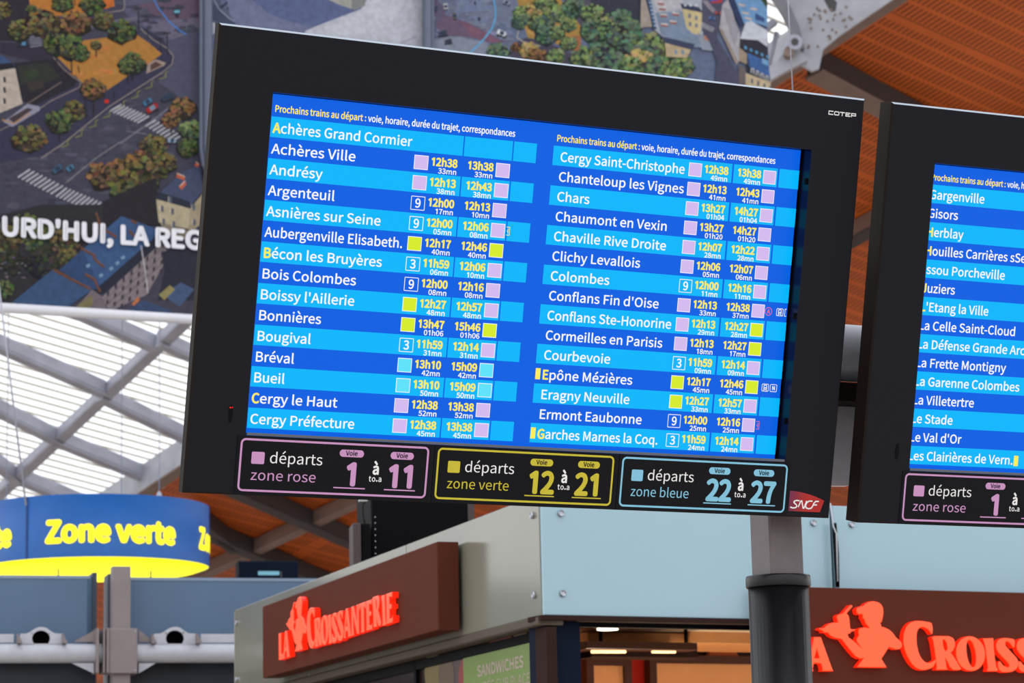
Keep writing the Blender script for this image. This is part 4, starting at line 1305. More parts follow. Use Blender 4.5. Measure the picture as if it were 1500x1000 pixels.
# ------------------------------------------------------------------ two more boards seen from the back, on their own post
M['back_grey'] = mat('slate grey metal back', (86, 110, 138), 0.5, grain=0.05, scale=3)
M['back_lip'] = mat('pale slate lip', (128, 146, 168), 0.4, grain=0.04)
M['back_dark'] = mat('dark slate metal', (52, 64, 80), 0.5, grain=0.05)
M['under_dark'] = mat('dark blue-grey metal', (30, 36, 48), 0.5, grain=0.08)
M['taupe'] = mat('taupe painted steel', (136, 125, 125), 0.5, grain=0.05, scale=10)
GC = at(176, 955, 15.0)
GF = Frame(GC, 16.0)
gp = lambda x, y, yy=0.0: GF.px(x, y, yy)
hw = 0.049
post = thing('board_mount', 'taupe square post with a white cross tube carrying the slate grey boards', 'post', Frame((GC.x, GC.y, 0), 16))
b = MB(GF)
ptop = gp(176, 829, -hw)[1]
b.use(M['taupe']).box(-hw, hw, -hw, hw, -GC.z, ptop, 0.004)
b.build('post', post)
b = MB(GF)
q0, q1 = gp(159.5, 986, -0.08), gp(201.5, 920, -0.08)
b.use(M['taupe']).box(q0[0], q1[0], -0.08, 0.08, q0[1], q1[1], 0.004)
for (x, z) in ((q1[0] - 0.012, q1[1] - 0.015), (q1[0] - 0.012, q0[1] + 0.015)):
    b.use(M['bolt']).prism(ellipse(x, z, 0.005, 0.005, 10), -0.083, -0.079)
b.build('clamp_box', post)
for x0, x1 in ((139, 143), (149, 152), (154, 158)):
    u0, u1 = gp(x0, 986, -0.03), gp(x1, 921, -0.03)
    b = MB(GF)
    b.use(M['taupe']).box(u0[0], u1[0], -0.09, 0.09, u0[1], u1[1], 0.002)
    b.build('flange', post)
tz = gp(176, 956.5)[1]
b = MB(GF)
b.use(M['steel_light']).tube([(-2.6, 0, tz), (2.2, 0, tz)], 0.052, 24)
b.build('cross_tube', post)
# gussets above and below the tube
for pts in (((107, 940), (140, 922), (140, 940)), ((203, 922), (226, 940), (203, 940)), ((105, 971), (137, 971), (137, 986)), ((203, 971), (228, 971), (203, 986))):
    b = MB(GF)
    b.use(M['steel_light'] if pts[0][1] > 960 else M['taupe']).prism([gp(x, y, -0.02) for x, y in pts], -0.026, -0.014)
    b.build('gusset', post)
# arched plates with a round hole, on a pale rail
def arch(cx):
    b = MB(GF)
    b.use(M['steel_light'])
    c = gp(cx, 934, -0.02)
    k = gp(cx + 10, 934, -0.02)[0] - c[0]
    k /= 10
    out = [(-34, -9), (-30, 6), (-22, 6), (-16, 8.5), (-10, 13), (-4, 15.5), (2, 16), (8, 14.5), (14, 10), (20, 6.5), (30, 6), (37, -9)]
    hol = ellipse(0, -1, 13.2, 11.8, 20)
    vs, fs = outline_mesh([[(c[0] + x * k, c[1] + z * k) for x, z in out], [(c[0] + x * k, c[1] + z * k) for x, z in hol]], 0.006, 0.001)
    b.add(vs, fs, lambda p: (p[0], -0.02 - p[2], p[1]))
    o = b.build('arch_plate', post)
    b = MB(GF)
    b.use(M['slot'])
    n = 20
    A = [b.pt((c[0] + x * k, -0.018, c[1] + z * k)) for x, z in hol]
    B_ = [b.pt((c[0] + x * k, 0.09, c[1] + z * k)) for x, z in hol]
    for i in range(n):
        j = (i + 1) % n
        b.face([A[i], A[j], B_[j], B_[i]])
    b.face(B_)
    b.build('hole_sleeve', o)
    for x, z in ((-13, 7), (12, 7.5)):
        b = MB(GF)
        b.use(M['bolt']).prism(ellipse(c[0] + x * k, c[1] + z * k, 0.005, 0.005, 10), -0.032, -0.026)
        b.build('bolt', o)
    for sx_ in (-33, 33):
        b = MB(GF)
        b.use(M['taupe']).prism([(c[0] + (sx_ - 3) * k, c[1] - 9 * k), (c[0] + (sx_ + 4) * k, c[1] - 9 * k), (c[0] + (sx_ - 3) * k, c[1] + 5 * k)], -0.10, -0.027)
        b.build('gusset', o)


arch(60)
arch(256)
for x0, x1 in ((-300, 20), (294, 480)):
    u0, u1 = gp(x0, 941, -0.01), gp(x1, 928.5, -0.01)
    b = MB(GF)
    b.use(M['steel_light']).box(u0[0], u1[0], -0.016, -0.004, min(u0[1], u1[1]), max(u0[1], u1[1]))
    b.build('rail', post)


def back_board(label, x0, x1, ytop, side):
    """rear of a display board: slate back plate, pale top lip, darker lower box"""
    yy = 0.12
    xa, xb = (x0, gp(x1, 900, yy)[0]) if side < 0 else (gp(x0, 900, yy)[0], x1)
    zt = gp((x1 if side < 0 else x0), ytop, yy)[1]
    t = thing('display_board', label, 'display board', Frame(GF.w((xa + xb) / 2, yy, zt - 0.8), 16), 'display boards seen from behind')
    b = MB(GF)
    zmid = gp(176, 962, yy)[1]
    b.use(M['back_grey']).loft([(xa + 0.045, xb - 0.045, zmid, zt - 0.03, yy), (xa, xb, zmid, zt - 0.012, yy + 0.05), (xa, xb, zmid, zt, yy + 0.2)])
    b.build('back_plate', t)
    b = MB(GF)
    b.use(M['back_lip']).box(xa + 0.03, xb - 0.03, yy - 0.004, yy + 0.01, zt - 0.034, zt - 0.020)
    b.build('top_lip', t)
    b = MB(GF)
    b.use(M['back_dark'])
    ex = xb if side < 0 else xa
    b.box(ex - 0.012, ex + 0.012, yy + 0.03, yy + 0.21, zmid - 0.3, zt + 0.004)
    b.build('side_edge', t)
    b = MB(GF)
    b.use(M['under_dark']).box(xa, xb, yy + 0.02, yy + 0.2, zmid - 0.45, zmid, 0.004)  # darker box below the slate back
    b.build('lower_box', t)
    for x in ((xb - 0.2, xb - 0.95) if side < 0 else (xa + 0.22, xa + 0.95)):
        b = MB(GF)
        b.use(M['under_dark']).box(x - 0.003, x + 0.003, yy + 0.01, yy + 0.02, zt - 0.02, zt + 0.022)
        b.build('clip', t)
    for x in ((xb - 0.45, xb - 1.3) if side < 0 else (xa + 0.4, xa + 1.2)):
        b = MB(GF)
        b.use(M['back_dark']).box(x - 0.03, x + 0.03, 0.03, yy + 0.06, zmid - 0.03, zmid + 0.05)
        b.build('bracket', t)
    return t


back_board('slate grey back of a display board left of the taupe post', -2.3, 139.5, 838.5, -1)
back_board('slate grey back of a display board between the taupe post and the kiosk', 162.5, 1.45, 840.5, 1)

# dark sign far behind the right-hand grey board
fr = Frame(at(395, 840, 21.0), 14)
t = thing('far_sign', 'small dark navy sign box behind the top of the right-hand grey display board', 'sign', fr)
b = MB(fr)
hx = lambda x, y: fr.px(x, y)
u0, u1 = hx(350, 842), hx(437, 821.5)
b.use(M['navy']).box(u0[0], u1[0], 0, 0.2, u0[1] - 0.3, u1[1], 0.01)
b.build('sign_box', t)
b = MB(fr)
u0, u1 = hx(378, 842), hx(409, 836.5)
b.use(M['bleue']).prism(rrect(u0[0], u0[1], u1[0], u1[1], 0.006), -0.004, 0.001)
b.build('sign_mark', t)
b = MB(fr)
b.use(M['navy']).box(-0.05, 0.05, 0.05, 0.15, -fr.o.z, -0.2)
b.build('sign_post', t)

# ------------------------------------------------------------------ Zone verte drum
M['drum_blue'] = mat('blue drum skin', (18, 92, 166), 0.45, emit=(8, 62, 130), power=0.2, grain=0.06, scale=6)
M['drum_seam'] = mat('dark blue seam', (14, 56, 120), 0.5, grain=0.03)
M['drum_yellow'] = mat('lit yellow lettering', (250, 230, 20), 0.5, emit=(255, 236, 8), power=0.95, grain=0)
M['drum_lit'] = mat('lit yellow underside', (250, 230, 20), 0.5, emit=(255, 250, 4), power=1.1, grain=0)
DZ = 20.5
dc = at(140, 833, DZ)
rad = 166.0 / F_PX * DZ
zl = 0.0
hgt = 88.5 / F_PX * DZ * 1.01
DF = Frame(dc, 0)
t = thing('round_sign', 'blue drum sign reading Zone verte with a glowing yellow underside', 'sign', DF)
wrap = lambda p: (p[0], p[1], p[2])
b = MB(DF)
b.use(M['drum_blue'])
n = 96
b.smooth = True
lo = [b.pt((rad * sin(2 * pi * k / n), -rad * cos(2 * pi * k / n), 0)) for k in range(n)]
hi = [b.pt((rad * sin(2 * pi * k / n), -rad * cos(2 * pi * k / n), hgt)) for k in range(n)]
for k in range(n):
    l = (k + 1) % n
    b.face([lo[k], lo[l], hi[l], hi[k]])
b.smooth = False
b.face(hi)
b.build('drum', t)
b = MB(DF)
b.use(M['drum_lit']).lathe([(rad - 0.004, 0.006), (rad * 0.9, -0.022), (rad * 0.6, -0.045), (rad * 0.2, -0.055), (0.01, -0.056)], 64)
b.build('lit_underside', t)['label'] = 'glowing yellow underside'
def on_drum(p):
    a = p[0] / rad
    r = rad + 0.003 - p[1]
    return (r * sin(a), -r * cos(a), p[2])


def drum_x(px):
    lo_, hi_ = -1.5, 1.5
    for _ in range(50):
        mid = (lo_ + hi_) / 2
        P = DF.w(rad * sin(mid), -rad * cos(mid), 0.2)
        d = P - EYE
        if 750 + F_PX * d.dot(CR) / d.dot(_fw) < px:
            lo_ = mid
        else:
            hi_ = mid
    return lo_ * rad


x0, x1 = drum_x(67), drum_x(256)
gap = (drum_x(291) - x0)
cap = 0.147
for k in range(-2, 4):
    b = MB(DF)
    b.warp = on_drum
    b.use(M['drum_yellow']).text('Zone verte', x0 + gap * k, 0.112, cap, width=x1 - x0, bold=0.09, y=-0.002)
    b.build('lettering', t)
for px_ in (39.5,):
    xs_ = drum_x(px_)
    for k in range(3):
        b = MB(DF)
        b.warp = on_drum
        xx = xs_ + k * 2 * pi * rad / 3
        b.use(M['drum_seam']).box(xx - 0.008, xx + 0.008, -0.0015, 0.001, 0.0, hgt)
        b.build('seam', t)
for a in (0.9, 3.0, 5.1):
    p = DF.w(0.8 * rad * sin(a), -0.8 * rad * cos(a), hgt)
    top = (18 - 0.3 * p.y)
    b = MB()
    b.use(M['steel_light']).tube([tuple(p), (p.x, p.y, top)], 0.0035, 6)
    b.build('suspension_cable', t)
b = MB(DF)
for a in (0.9, 3.0, 5.1):
    b.use(M['steel_light']).lathe([(0.02, 0), (0.02, 0.04), (0.008, 0.06)], 12, (0.8 * rad * sin(a), -0.8 * rad * cos(a), hgt))
b.build('cable_fixing', t)

# ------------------------------------------------------------------ roof: glazed bays, timber bays and steel
RO = Vector((0, 27.0, 9.9))
RN = Vector((0, 0.3, 1)).normalized()
def rhit(px, py, off=0.0):
    d = ray(px, py)
    o = RO - RN * off
    return EYE + d * ((o - EYE).dot(RN) / d.dot(RN))


D1 = (rhit(1500, 111) - rhit(1311, 27)).normalized()
D2 = RN.cross(D1).normalized()
RF = Frame(RO, axes=(D1, D2, RN))
rl = lambda px, py: ((rhit(px, py) - RO).dot(D1), (rhit(px, py) - RO).dot(D2))


def timber_mat():
    m = mat('perforated timber panels', (222, 109, 40), 0.5, grain=0.07, scale=1.2)
    t = m.node_tree
    b = t.nodes['Principled BSDF']
    hs = [n for n in t.nodes if n.type == 'HUE_SAT'][0]
    tc = [n for n in t.nodes if n.type == 'TEX_COORD'][0]
    sp = t.nodes.new('ShaderNodeSeparateXYZ')
    t.links.new(tc.outputs['Object'], sp.inputs[0])

    def mth(op, a, bb=None):
        n = t.nodes.new('ShaderNodeMath')
        n.operation = op
        for i, v in enumerate((a, bb)):
            if v is None:
                continue
            if isinstance(v, (int, float)):
                n.inputs[i].default_value = v
            else:
                t.links.new(v, n.inputs[i])
        return n.outputs[0]
    P = TIMBER_PITCH
    fy = mth('FRACT', mth('DIVIDE', sp.outputs['Y'], P))
    band = mth('MULTIPLY', mth('GREATER_THAN', fy, 0.17), mth('LESS_THAN', fy, 0.95))
    wide = mth('FRACT', mth('DIVIDE', sp.outputs['Y'], P * 5))
    band = mth('MULTIPLY', band, mth('GREATER_THAN', wide, 0.1))
    slot = mth('LESS_THAN', mth('FRACT', mth('DIVIDE', mth('SUBTRACT', sp.outputs['X'], mth('MULTIPLY', sp.outputs['Y'], SLOT_SKEW)), 0.066)), 0.45)
    px_ = mth('FRACT', mth('DIVIDE', sp.outputs['X'], 5.6))
    band = mth('MULTIPLY', band, mth('GREATER_THAN', px_, 0.04))
    hole = mth('MULTIPLY', band, slot)
    groove = mth('LESS_THAN', wide, 0.018)
    hole = mth('MAXIMUM', mth('MULTIPLY', hole, 0.75), mth('MULTIPLY', groove, 0.6))
    mx = t.nodes.new('ShaderNodeMixRGB')
    mx.inputs[2].default_value = lin((96, 40, 14))
    t.links.new(hole, mx.inputs[0])
    t.links.new(hs.outputs[0], mx.inputs[1])
    t.links.new(mx.outputs[0], b.inputs['Base Color'])
    return m


_ga, _gb = rl(1314, 6), rl(262, 697)
SLOT_SKEW = (_gb[0] - _ga[0]) / (_gb[1] - _ga[1])
TIMBER_PITCH = abs(rl(1400, 150)[1] - rl(1400, 175)[1])
M['timber'] = timber_mat()
M['roof_steel'] = mat('grey roof steel', (172, 174, 188), 0.45, grain=0.12, scale=3)
M['roof_plate'] = mat('riveted pale steel', (172, 174, 182), 0.45, grain=0.14, scale=5)
M['roof_arch'] = mat('grey arched steel', (120, 120, 128), 0.5, grain=0.1, scale=5)
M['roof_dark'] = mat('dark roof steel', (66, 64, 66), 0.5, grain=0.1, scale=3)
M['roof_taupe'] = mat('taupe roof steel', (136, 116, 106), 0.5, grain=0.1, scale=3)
glz = bpy.data.materials.new('frosted roof glass')
glz.use_nodes = True
g = glz.node_tree
g.nodes.clear()
go = g.nodes.new('ShaderNodeOutputMaterial')
gt = g.nodes.new('ShaderNodeBsdfTransparent')
gt.inputs[0].default_value = (0.97, 0.98, 0.98, 1)
gl = g.nodes.new('ShaderNodeBsdfGlossy')
gl.inputs['Roughness'].default_value = 0.1
gm = g.nodes.new('ShaderNodeMixShader')
gm.inputs[0].default_value = 0.04
g.links.new(gt.outputs[0], gm.inputs[1])
g.links.new(gl.outputs[0], gm.inputs[2])
g.links.new(gm.outputs[0], go.inputs[0])
M['glazing'] = glz
M['bar'] = mat('pale glazing bar', (206, 198, 180), 0.5, grain=0.03)

rlo = lambda px, py, off: ((rhit(px, py, off) - RO).dot(D1), (rhit(px, py, off) - RO).dot(D2))
GA, GB = rlo(1314, 6, 0.43), rlo(262, 697, 0.43)      # the main girder's line in the roof plane
def girder_x(y):
    return GA[0] + (GB[0] - GA[0]) * (y - GA[1]) / (GB[1] - GA[1])


YMIN, YMAX = -16.0, 30.0
YLO, YHI = min(rl(1500, -150)[1], rl(200, 1000)[1]), max(rl(1500, -150)[1], rl(200, 1000)[1])
YLO, YHI = YLO - 4, YHI + 4
b = MB(RF)
b.use(M['timber'])
b.fr = RF
XR = rl(1700, 500)[0] + 8
pts = [(girder_x(YLO), YLO), (XR, YLO), (XR, YHI), (girder_x(YHI), YHI)]
lo = [b.pt((x, y, 0.0)) for x, y in pts]
hi = [b.pt((x, y, 0.06)) for x, y in pts]
b.face(lo)
b.face(hi[::-1])
for i in range(4):
    j = (i + 1) % 4
    b.face([lo[i], lo[j], hi[j], hi[i]])
struct(b.build('ceiling', root=base(RF)), 'orange timber ceiling with perforated bands, right of the main girder', 'ceiling')
# glazed side
gp_ = abs(rl(130, 600)[1] - rl(130, 610.5)[1])
XL = rl(-350, 500)[0] - 6
SB = (rl(255, 479), rl(30, 689))                     # steel rafter that splits the glazing
def rafter_x(y):
    return SB[0][0] + (SB[1][0] - SB[0][0]) * (y - SB[0][1]) / (SB[1][1] - SB[0][1])


for name, left, right, lab in (('window_1', lambda y: XL, rafter_x, 'white louvred roof glazing left of the sloping rafter'), ('window_2', rafter_x, girder_x, 'white louvred roof glazing between the rafter and the timber ceiling')):
    b = MB(RF)
    bb = MB(RF)
    b.use(M['glazing'])
    bb.use(M['bar'])
    y = YLO
    while y < YHI:
        y1_ = y + gp_ * 0.90
        x0_, x1_ = (left(y), left(y1_)), (right(y), right(y1_))
        if x1_[0] > x0_[0]:
            b.poly([(x0_[0], y, 0), (x1_[0], y, 0), (x1_[1], y1_, 0), (x0_[1], y1_, 0)])
            bb.prism([(0, 0)] * 3, 0, 0) if False else None
            yb_ = y + gp_
            i0 = [bb.pt(p) for p in ((left(y1_), y1_, -0.012), (right(y1_), y1_, -0.012), (right(yb_), yb_, -0.012), (left(yb_), yb_, -0.012))]
            i1 = [bb.pt(p) for p in ((left(y1_), y1_, 0.012), (right(y1_), y1_, 0.012), (right(yb_), yb_, 0.012), (left(yb_), yb_, 0.012))]
            bb.face(i0)
            bb.face(i1[::-1])
            for i in range(4):
                j = (i + 1) % 4
                bb.face([i0[i], i0[j], i1[j], i1[i]])
        y += gp_
    w = struct(b.build(name, root=base(RF)), lab, 'window')
    bb.build('glazing_bar', w)


def beam(p, q, w, h, m, label=None, over=0.0, drop=0.0, m2=None, name='roof_beam', bevel=0.02):
    """steel member hung under the roof plane along the line seen between two pixels"""
    o_ = 0.45 * (h + drop)
    A, B_ = rhit(*p, o_) + RN * o_, rhit(*q, o_) + RN * o_
    d = (B_ - A).normalized()
    A, B_ = A - d * over, B_ + d * over
    s_ = RN.cross(d).normalized()
    fr = Frame(A, axes=(d, s_, RN))
    L_ = (B_ - A).length
    b = MB(fr)
    b.use(m)
    b.box(0, L_, -w / 2, w / 2, -h - drop, -drop - 0.005, bevel)
    # flanges
    b.use(m2 or m).box(0, L_, -w * 0.6, w * 0.6, -h - drop - 0.03, -h - drop, 0.008)
    o = b.build(name, root=base(fr))
    return struct(o, label, 'beam')


# rafter and purlins of the glazing
beam((255, 479), (30, 689), 0.13, 0.16, M['roof_steel'], 'pale sloping rafter crossing the glazed roof', over=9)
for k, (p, q) in enumerate((((-260, 386), (148, 565)), ((150, 574), (330, 663)), ((60, 426), (222, 498)), ((237, 494), (400, 568)), ((-260, 463), (81, 636)), ((84, 638), (234, 700)), ((-260, 472), (27, 697)), ((36, 697), (120, 732)))):
    beam(p, q, 0.11, 0.2, M['roof_steel'], 'pale purlin between two glazed bays, %s' % ('top left' if k == 0 else 'crossing the glazing'), m2=M['roof_steel'],
         over=0.05)
# timber side
beam((1190, 88), (1500, 255), 0.20, 0.28, M['roof_dark'], 'dark steel beam under the timber ceiling above the two boards', over=0.0, m2=M['roof_taupe'])
beam((1280, 322), (1240, 344), 0.16, 0.22, M['roof_taupe'], 'taupe beam under the timber ceiling in the gap between the boards', over=7, m2=M['roof_dark'])
beam((300, 760), (330, 783), 0.15, 0.25, M['roof_dark'], 'dark lower beam of the timber ceiling beside the blue drum', over=0.3)
beam((330, 783), (520, 868), 0.15, 0.25, M['roof_dark'], 'dark beam of the timber ceiling above the right-hand grey board', over=0.3)
beam((300, 690), (700, 868), 0.15, 0.25, M['roof_dark'], 'dark beam of the timber ceiling left of the black cabinet', over=0)
beam((518, 730), (330, 819), 0.12, 0.2, M['roof_taupe'], 'taupe beam crossing the timber ceiling behind the black cabinet', over=2)
# the main girder along the edge of the timber
A, B_ = rhit(1314, -1, 0.43) + RN * 0.43, rhit(262, 690, 0.43) + RN * 0.43
d = (B_ - A).normalized()
s_ = RN.cross(d).normalized()
fr = Frame(A - d * 6, axes=(d, s_, RN))
Lg = (B_ - A).length + 22
b = MB(fr)
b.use(M['roof_plate']).box(0, Lg, -0.06, 0.06, -0.42, -0.005, 0.01)
b.use(M['roof_taupe']).box(0, Lg, -0.09, 0.09, -0.45, -0.42, 0.01)  # shade of the underside put into the flange's darker colour
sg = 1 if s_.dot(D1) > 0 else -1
b.use(M['roof_dark']).box(0, Lg, min(0.06 * sg, 0.17 * sg), max(0.06 * sg, 0.17 * sg), -0.30, -0.005)  # dark strip painting the shadow gap between girder and timber
random.seed(5)
struct(b.build('roof_beam', root=base(fr)), 'riveted pale main girder along the edge of the timber ceiling', 'beam')
# the node on the girder: gusset plate, arched bracket, pin
ND = rhit(1190, 85, 0.3)
NF = Frame(at(1190, 85, ND.y - 1.6), 0)
nx = lambda x, y: NF.px(x, y)
t = thing('roof_node', 'riveted grey gusset node with an arched bracket where the roof beams meet', 'roof node', NF)
b = MB(NF)
b.use(M['roof_plate'])
b.prism([nx(x, y) for x, y in ((1145, -60), (1400, -60), (1318, -8), (1262, 30), (1230, 52), (1206, 72), (1200, 100), (1190, 104), (1176, 96), (1168, 70), (1157, 40), (1150, 10))], 0.0, 0.06)
b.build('gusset_plate', t)
b = MB(NF)
b.use(M['roof_steel'])
arc = [(1118, -14), (1132, 2), (1146, 24), (1157, 48), (1166, 76)]
arc2 = [(1128, -20), (1144, -4), (1158, 18), (1169, 44), (1177, 76)]
b.ring([nx(*p) for p in arc + arc[::-1]][:0] or [nx(*p) for p in arc], [nx(*p) for p in arc2], -0.12, 0.08) if False else None
for (a0, a1), (c0_, c1_) in zip(zip(arc, arc[1:]), zip(arc2, arc2[1:])):
    b.prism([nx(*a0), nx(*c0_), nx(*c1_), nx(*a1)], -0.12, 0.02)
b.mats[0] = M['roof_arch']
b.build('arched_bracket', t)
b = MB(NF)
b.use(M['roof_plate']).prism([nx(x, y) for x, y in ((1126, 106), (1150, 78), (1166, 72), (1182, 92), (1166, 100), (1158, 104), (1126, 122))], -0.10, 0.0)
b.build('lower_plate', t)
b = MB(NF)
c = nx(1161, 71)
b.use(M['roof_steel']).prism(ellipse(c[0], c[1], 0.075, 0.075, 24), -0.22, -0.10)
b.use(M['roof_dark']).prism(ellipse(c[0], c[1], 0.035, 0.035, 18), -0.23, -0.2)
c = nx(1153, 84)
b.use(M['roof_taupe']).prism(ellipse(c[0], c[1], 0.05, 0.05, 18), -0.2, -0.1)
b.build('pin', t)
b = MB(NF)
b.use(M['roof_taupe'])
random.seed(11)
for k in range(46):
    u = random.random()
    x = 1180 + random.random() * 70
    y = 10 + random.random() * 75
    if x + y * 1.45 > 1300 or x < 1176:
        continue
    c = nx(x, y)
    b.prism(ellipse(c[0], c[1], 0.012, 0.012, 8), -0.014, 0.0)
b.build('rivet', t)
b = MB(NF)
b.use(M['roof_dark']).prism([nx(x, y) for x, y in ((1207, 0), (1216, -8), (1226, 4), (1224, 16), (1217, 17))], -0.006, 0.0)
b.build('opening', t)
# slanting strut behind the node, seen through the openings
b = MB(NF)
a_, c_ = nx(1142, 34), nx(1130, 82)
b.use(M['roof_steel']).tube([(a_[0], 0.3, a_[1]), (c_[0], 0.3, c_[1])], 0.025, 8)
b.build('strut', t)
b = MB(NF)
b.use(M['roof_steel']).prism([nx(x, y) for x, y in ((1100, 40), (1135, 18), (1142, 24), (1100, 54))], 0.2, 0.3)
b.build('brace', t)
# thin steel wires
for x0, y0, x1, y1, dep, lab in ((1151, -40, 1162, 150, 9.0, 'thin grey wire hanging behind the top right corner of the nearer board'),
                                 (-2, 440, 38, 740, 16.3, 'thin pale wire crossing the glazed roof at far left')):
    A = at(x0, y0, dep)
    if y0 < 0:
        A = at(x0 - 8, y0 - 180, dep)
    B_ = at(x1, y1, dep)
    if y0 > 0:
        A = at(x0 - 12, y0 - 120, dep)
    fr = Frame(B_, 0)
    b = MB()
    b.use(M['roof_steel']).tube([tuple(A), tuple(B_)], 0.0022 if y0 < 0 else 0.006, 6)
    single(b, 'wire', fr, lab, 'wire')

# floor of the hall (below the frame, it returns light to the ceiling)
b = MB()
b.use(mat('pale terrazzo', (176, 166, 154), 0.4, grain=0.06, scale=3)).poly([(-40, -30, 0), (40, -30, 0), (40, 70, 0), (-40, 70, 0)])
struct(b.build('floor', root=base(WORLD)))
# ------------------------------------------------------------------ hanging banner with an aerial city photograph
M['print'] = mat('banner print', (120, 120, 120), 0.55, spec=0.2, grain=0.15, scale=26, attr=True)
M['banner_bar'] = mat('white painted bar', (226, 226, 232), 0.4, grain=0.03)
M['frame_tube'] = mat('blue-grey window frame', (88, 96, 116), 0.35, spec=0.5, grain=0.04)
BN = Frame(at(140, 452, 19.0), 24.0)
ban = thing('banner', 'huge hanging banner printed with an aerial view of a city, behind the departure boards', 'banner', BN)
bp = lambda x, y: BN.px(x, y)
art = MB(BN)
art.use(M['print'])
LAY = [0.0]


def P(c, pts, jit=0, step=1.5e-5):
    """one printed patch, in pixels of the photograph on the banner's plane"""
    LAY[0] += step
    c = [max(0, min(255, v * 0.88 + random.uniform(-jit, jit))) for v in c]
    art.col = lin(c)
    art.poly([(q[0], -LAY[0], q[1]) for q in (bp(*p) for p in pts)])


def line(c, pts, w):
    for p, q in zip(pts, pts[1:]):
        dx, dy = q[0] - p[0], q[1] - p[1]
        l = hypot(dx, dy) or 1
        nx_, ny = -dy / l * w / 2, dx / l * w / 2
        P(c, [(p[0] + nx_, p[1] + ny), (q[0] + nx_, q[1] + ny), (q[0] - nx_, q[1] - ny), (p[0] - nx_, p[1] - ny)])


def blob(x, y, rx, ry, c, n=8, jit=10):
    P(c, [(x + rx * random.uniform(0.75, 1.2) * cos(2 * pi * k / n), y + ry * random.uniform(0.75, 1.2) * sin(2 * pi * k / n)) for k in range(n)], jit, 2e-6)


def tree(x, y, r, pal, trunk=0, k=1.0, ry=None):
    r *= 1.12
    ry = ry or r * 0.84
    if trunk:
        line((48, 36, 34), [(x, y), (x + 1.0, y + ry + trunk)], 1.6)
    dark = [v * 0.55 for v in pal[0]]
    blob(x, y + ry * 0.15, r * 0.95, ry * 0.9, dark, 12)
    for i in range(int(75 * k)):
        a, d = random.uniform(0, 2 * pi), sqrt(random.random())
        px_, py_ = x + d * r * cos(a) * 0.88, y + d * ry * sin(a) * 0.88
        t = 0.5 - 0.35 * (py_ - y) / ry + random.uniform(-0.45, 0.45)
        c = pal[min(len(pal) - 1, max(0, int(t * len(pal))))]
        g_ = sum(c) / 3
        c = [0.82 * v + 0.18 * g_ for v in c]
        s = random.uniform(0.07, 0.20)
        blob(px_, py_, r * s, r * s * 0.85, c, 5, 14)


GREEN = [(46, 58, 34), (64, 82, 42), (84, 104, 48), (106, 122, 56)]
OLIVE = [(60, 54, 34), (88, 80, 42), (110, 100, 50), (132, 118, 58)]
RUST = [(70, 48, 32), (108, 74, 42), (142, 98, 50), (160, 112, 60)]
BRIGHT = [(70, 92, 62), (98, 124, 72), (124, 150, 80), (150, 170, 92)]
TEAL = [(56, 82, 72), (72, 104, 82), (88, 124, 92), (106, 140, 98)]
GOLD = [(130, 112, 60), (168, 142, 76), (196, 166, 88), (212, 184, 104)]
ASPH, WALK = (72, 72, 92), (56, 54, 80)

# ---- left part: a crossing seen from above
P((70, 68, 86), [(-420, -260), (300, -260), (300, 462), (-420, 430)])
P((92, 92, 118), [(150, -60), (300, -60), (300, 140), (250, 80), (205, 40), (180, 15), (180, -20)])
P((104, 84, 104), [(196, 8), (300, -10), (300, 36), (240, 30)])
P((112, 106, 128), [(205, 32), (300, 26), (300, 56), (262, 60), (225, 46)])
for k in range(420):
    x, y = random.uniform(0, 296), random.uniform(0, 330)
    v = random.uniform(-14, 16)
    blob(x, y, random.uniform(3, 12), random.uniform(1.5, 5), (72 + v, 70 + v, 88 + v), 7, 3)
line((70, 140, 222), [(218, -14), (232, 12), (246, 30), (262, 44), (290, 60)], 1.7)
P((84, 84, 108), [(246, 60), (300, 40), (300, 170), (232, 120), (255, 92)])
P((110, 106, 124), [(90, 42), (200, 24), (200, 30), (95, 49)])
P((46, 38, 50), [(-60, -60), (60, -60), (50, 24), (20, 60), (-60, 60)])
P((196, 128, 52), [(40, -20), (164, -20), (168, 9), (140, 17), (120, 22), (46, 25)], 4)
P((206, 110, 44), [(148, -20), (163, -20), (167, 9), (150, 14)])
P((52, 44, 60), [(0, 62), (70, 66), (84, 100), (50, 90), (0, 78)])
P((38, 34, 44), [(20, 92), (80, 86), (116, 118), (104, 132), (46, 156), (22, 140)])
P((46, 50, 44), [(26, 96), (70, 92), (88, 112), (60, 124), (30, 124)])
P((48, 62, 40), [(34, 106), (52, 100), (58, 110), (44, 118)])
P((60, 52, 46), [(40, 122), (62, 118), (64, 128), (44, 134)])
P(WALK, [(206, 38), (238, 56), (256, 86), (250, 98), (236, 110), (66, 226), (-60, 250), (-60, 212), (60, 150), (118, 122), (150, 130), (234, 78)])
P((190, 126, 54), [(69, 70), (96, 62), (123, 59), (172, 53), (199, 50), (218, 63), (237, 79), (222, 90), (211, 95), (189, 110), (172, 122), (154, 134), (138, 130), (122, 123), (104, 104), (88, 88)], 3)
for k in range(26):
    blob(random.uniform(105, 215), random.uniform(66, 112), random.uniform(4, 9), random.uniform(2, 4), (198, 134, 60), 7, 10)
line((150, 138, 132), [(206, 42), (224, 58), (244, 70), (254, 82), (252, 94), (238, 106), (160, 156), (90, 212), (60, 232)], 1.5)
line((140, 126, 122), [(78, 84), (92, 100), (106, 112), (119, 120), (116, 128), (74, 148), (40, 172), (-20, 200)], 1.5)
line((120, 104, 100), [(90, 120), (40, 152)], 1.6)
line((150, 140, 136), [(180, -10), (183, 8), (180, 15), (150, 20)], 1.4)
line((122, 118, 132), [(176, 210), (230, 172), (262, 146)], 2.6)
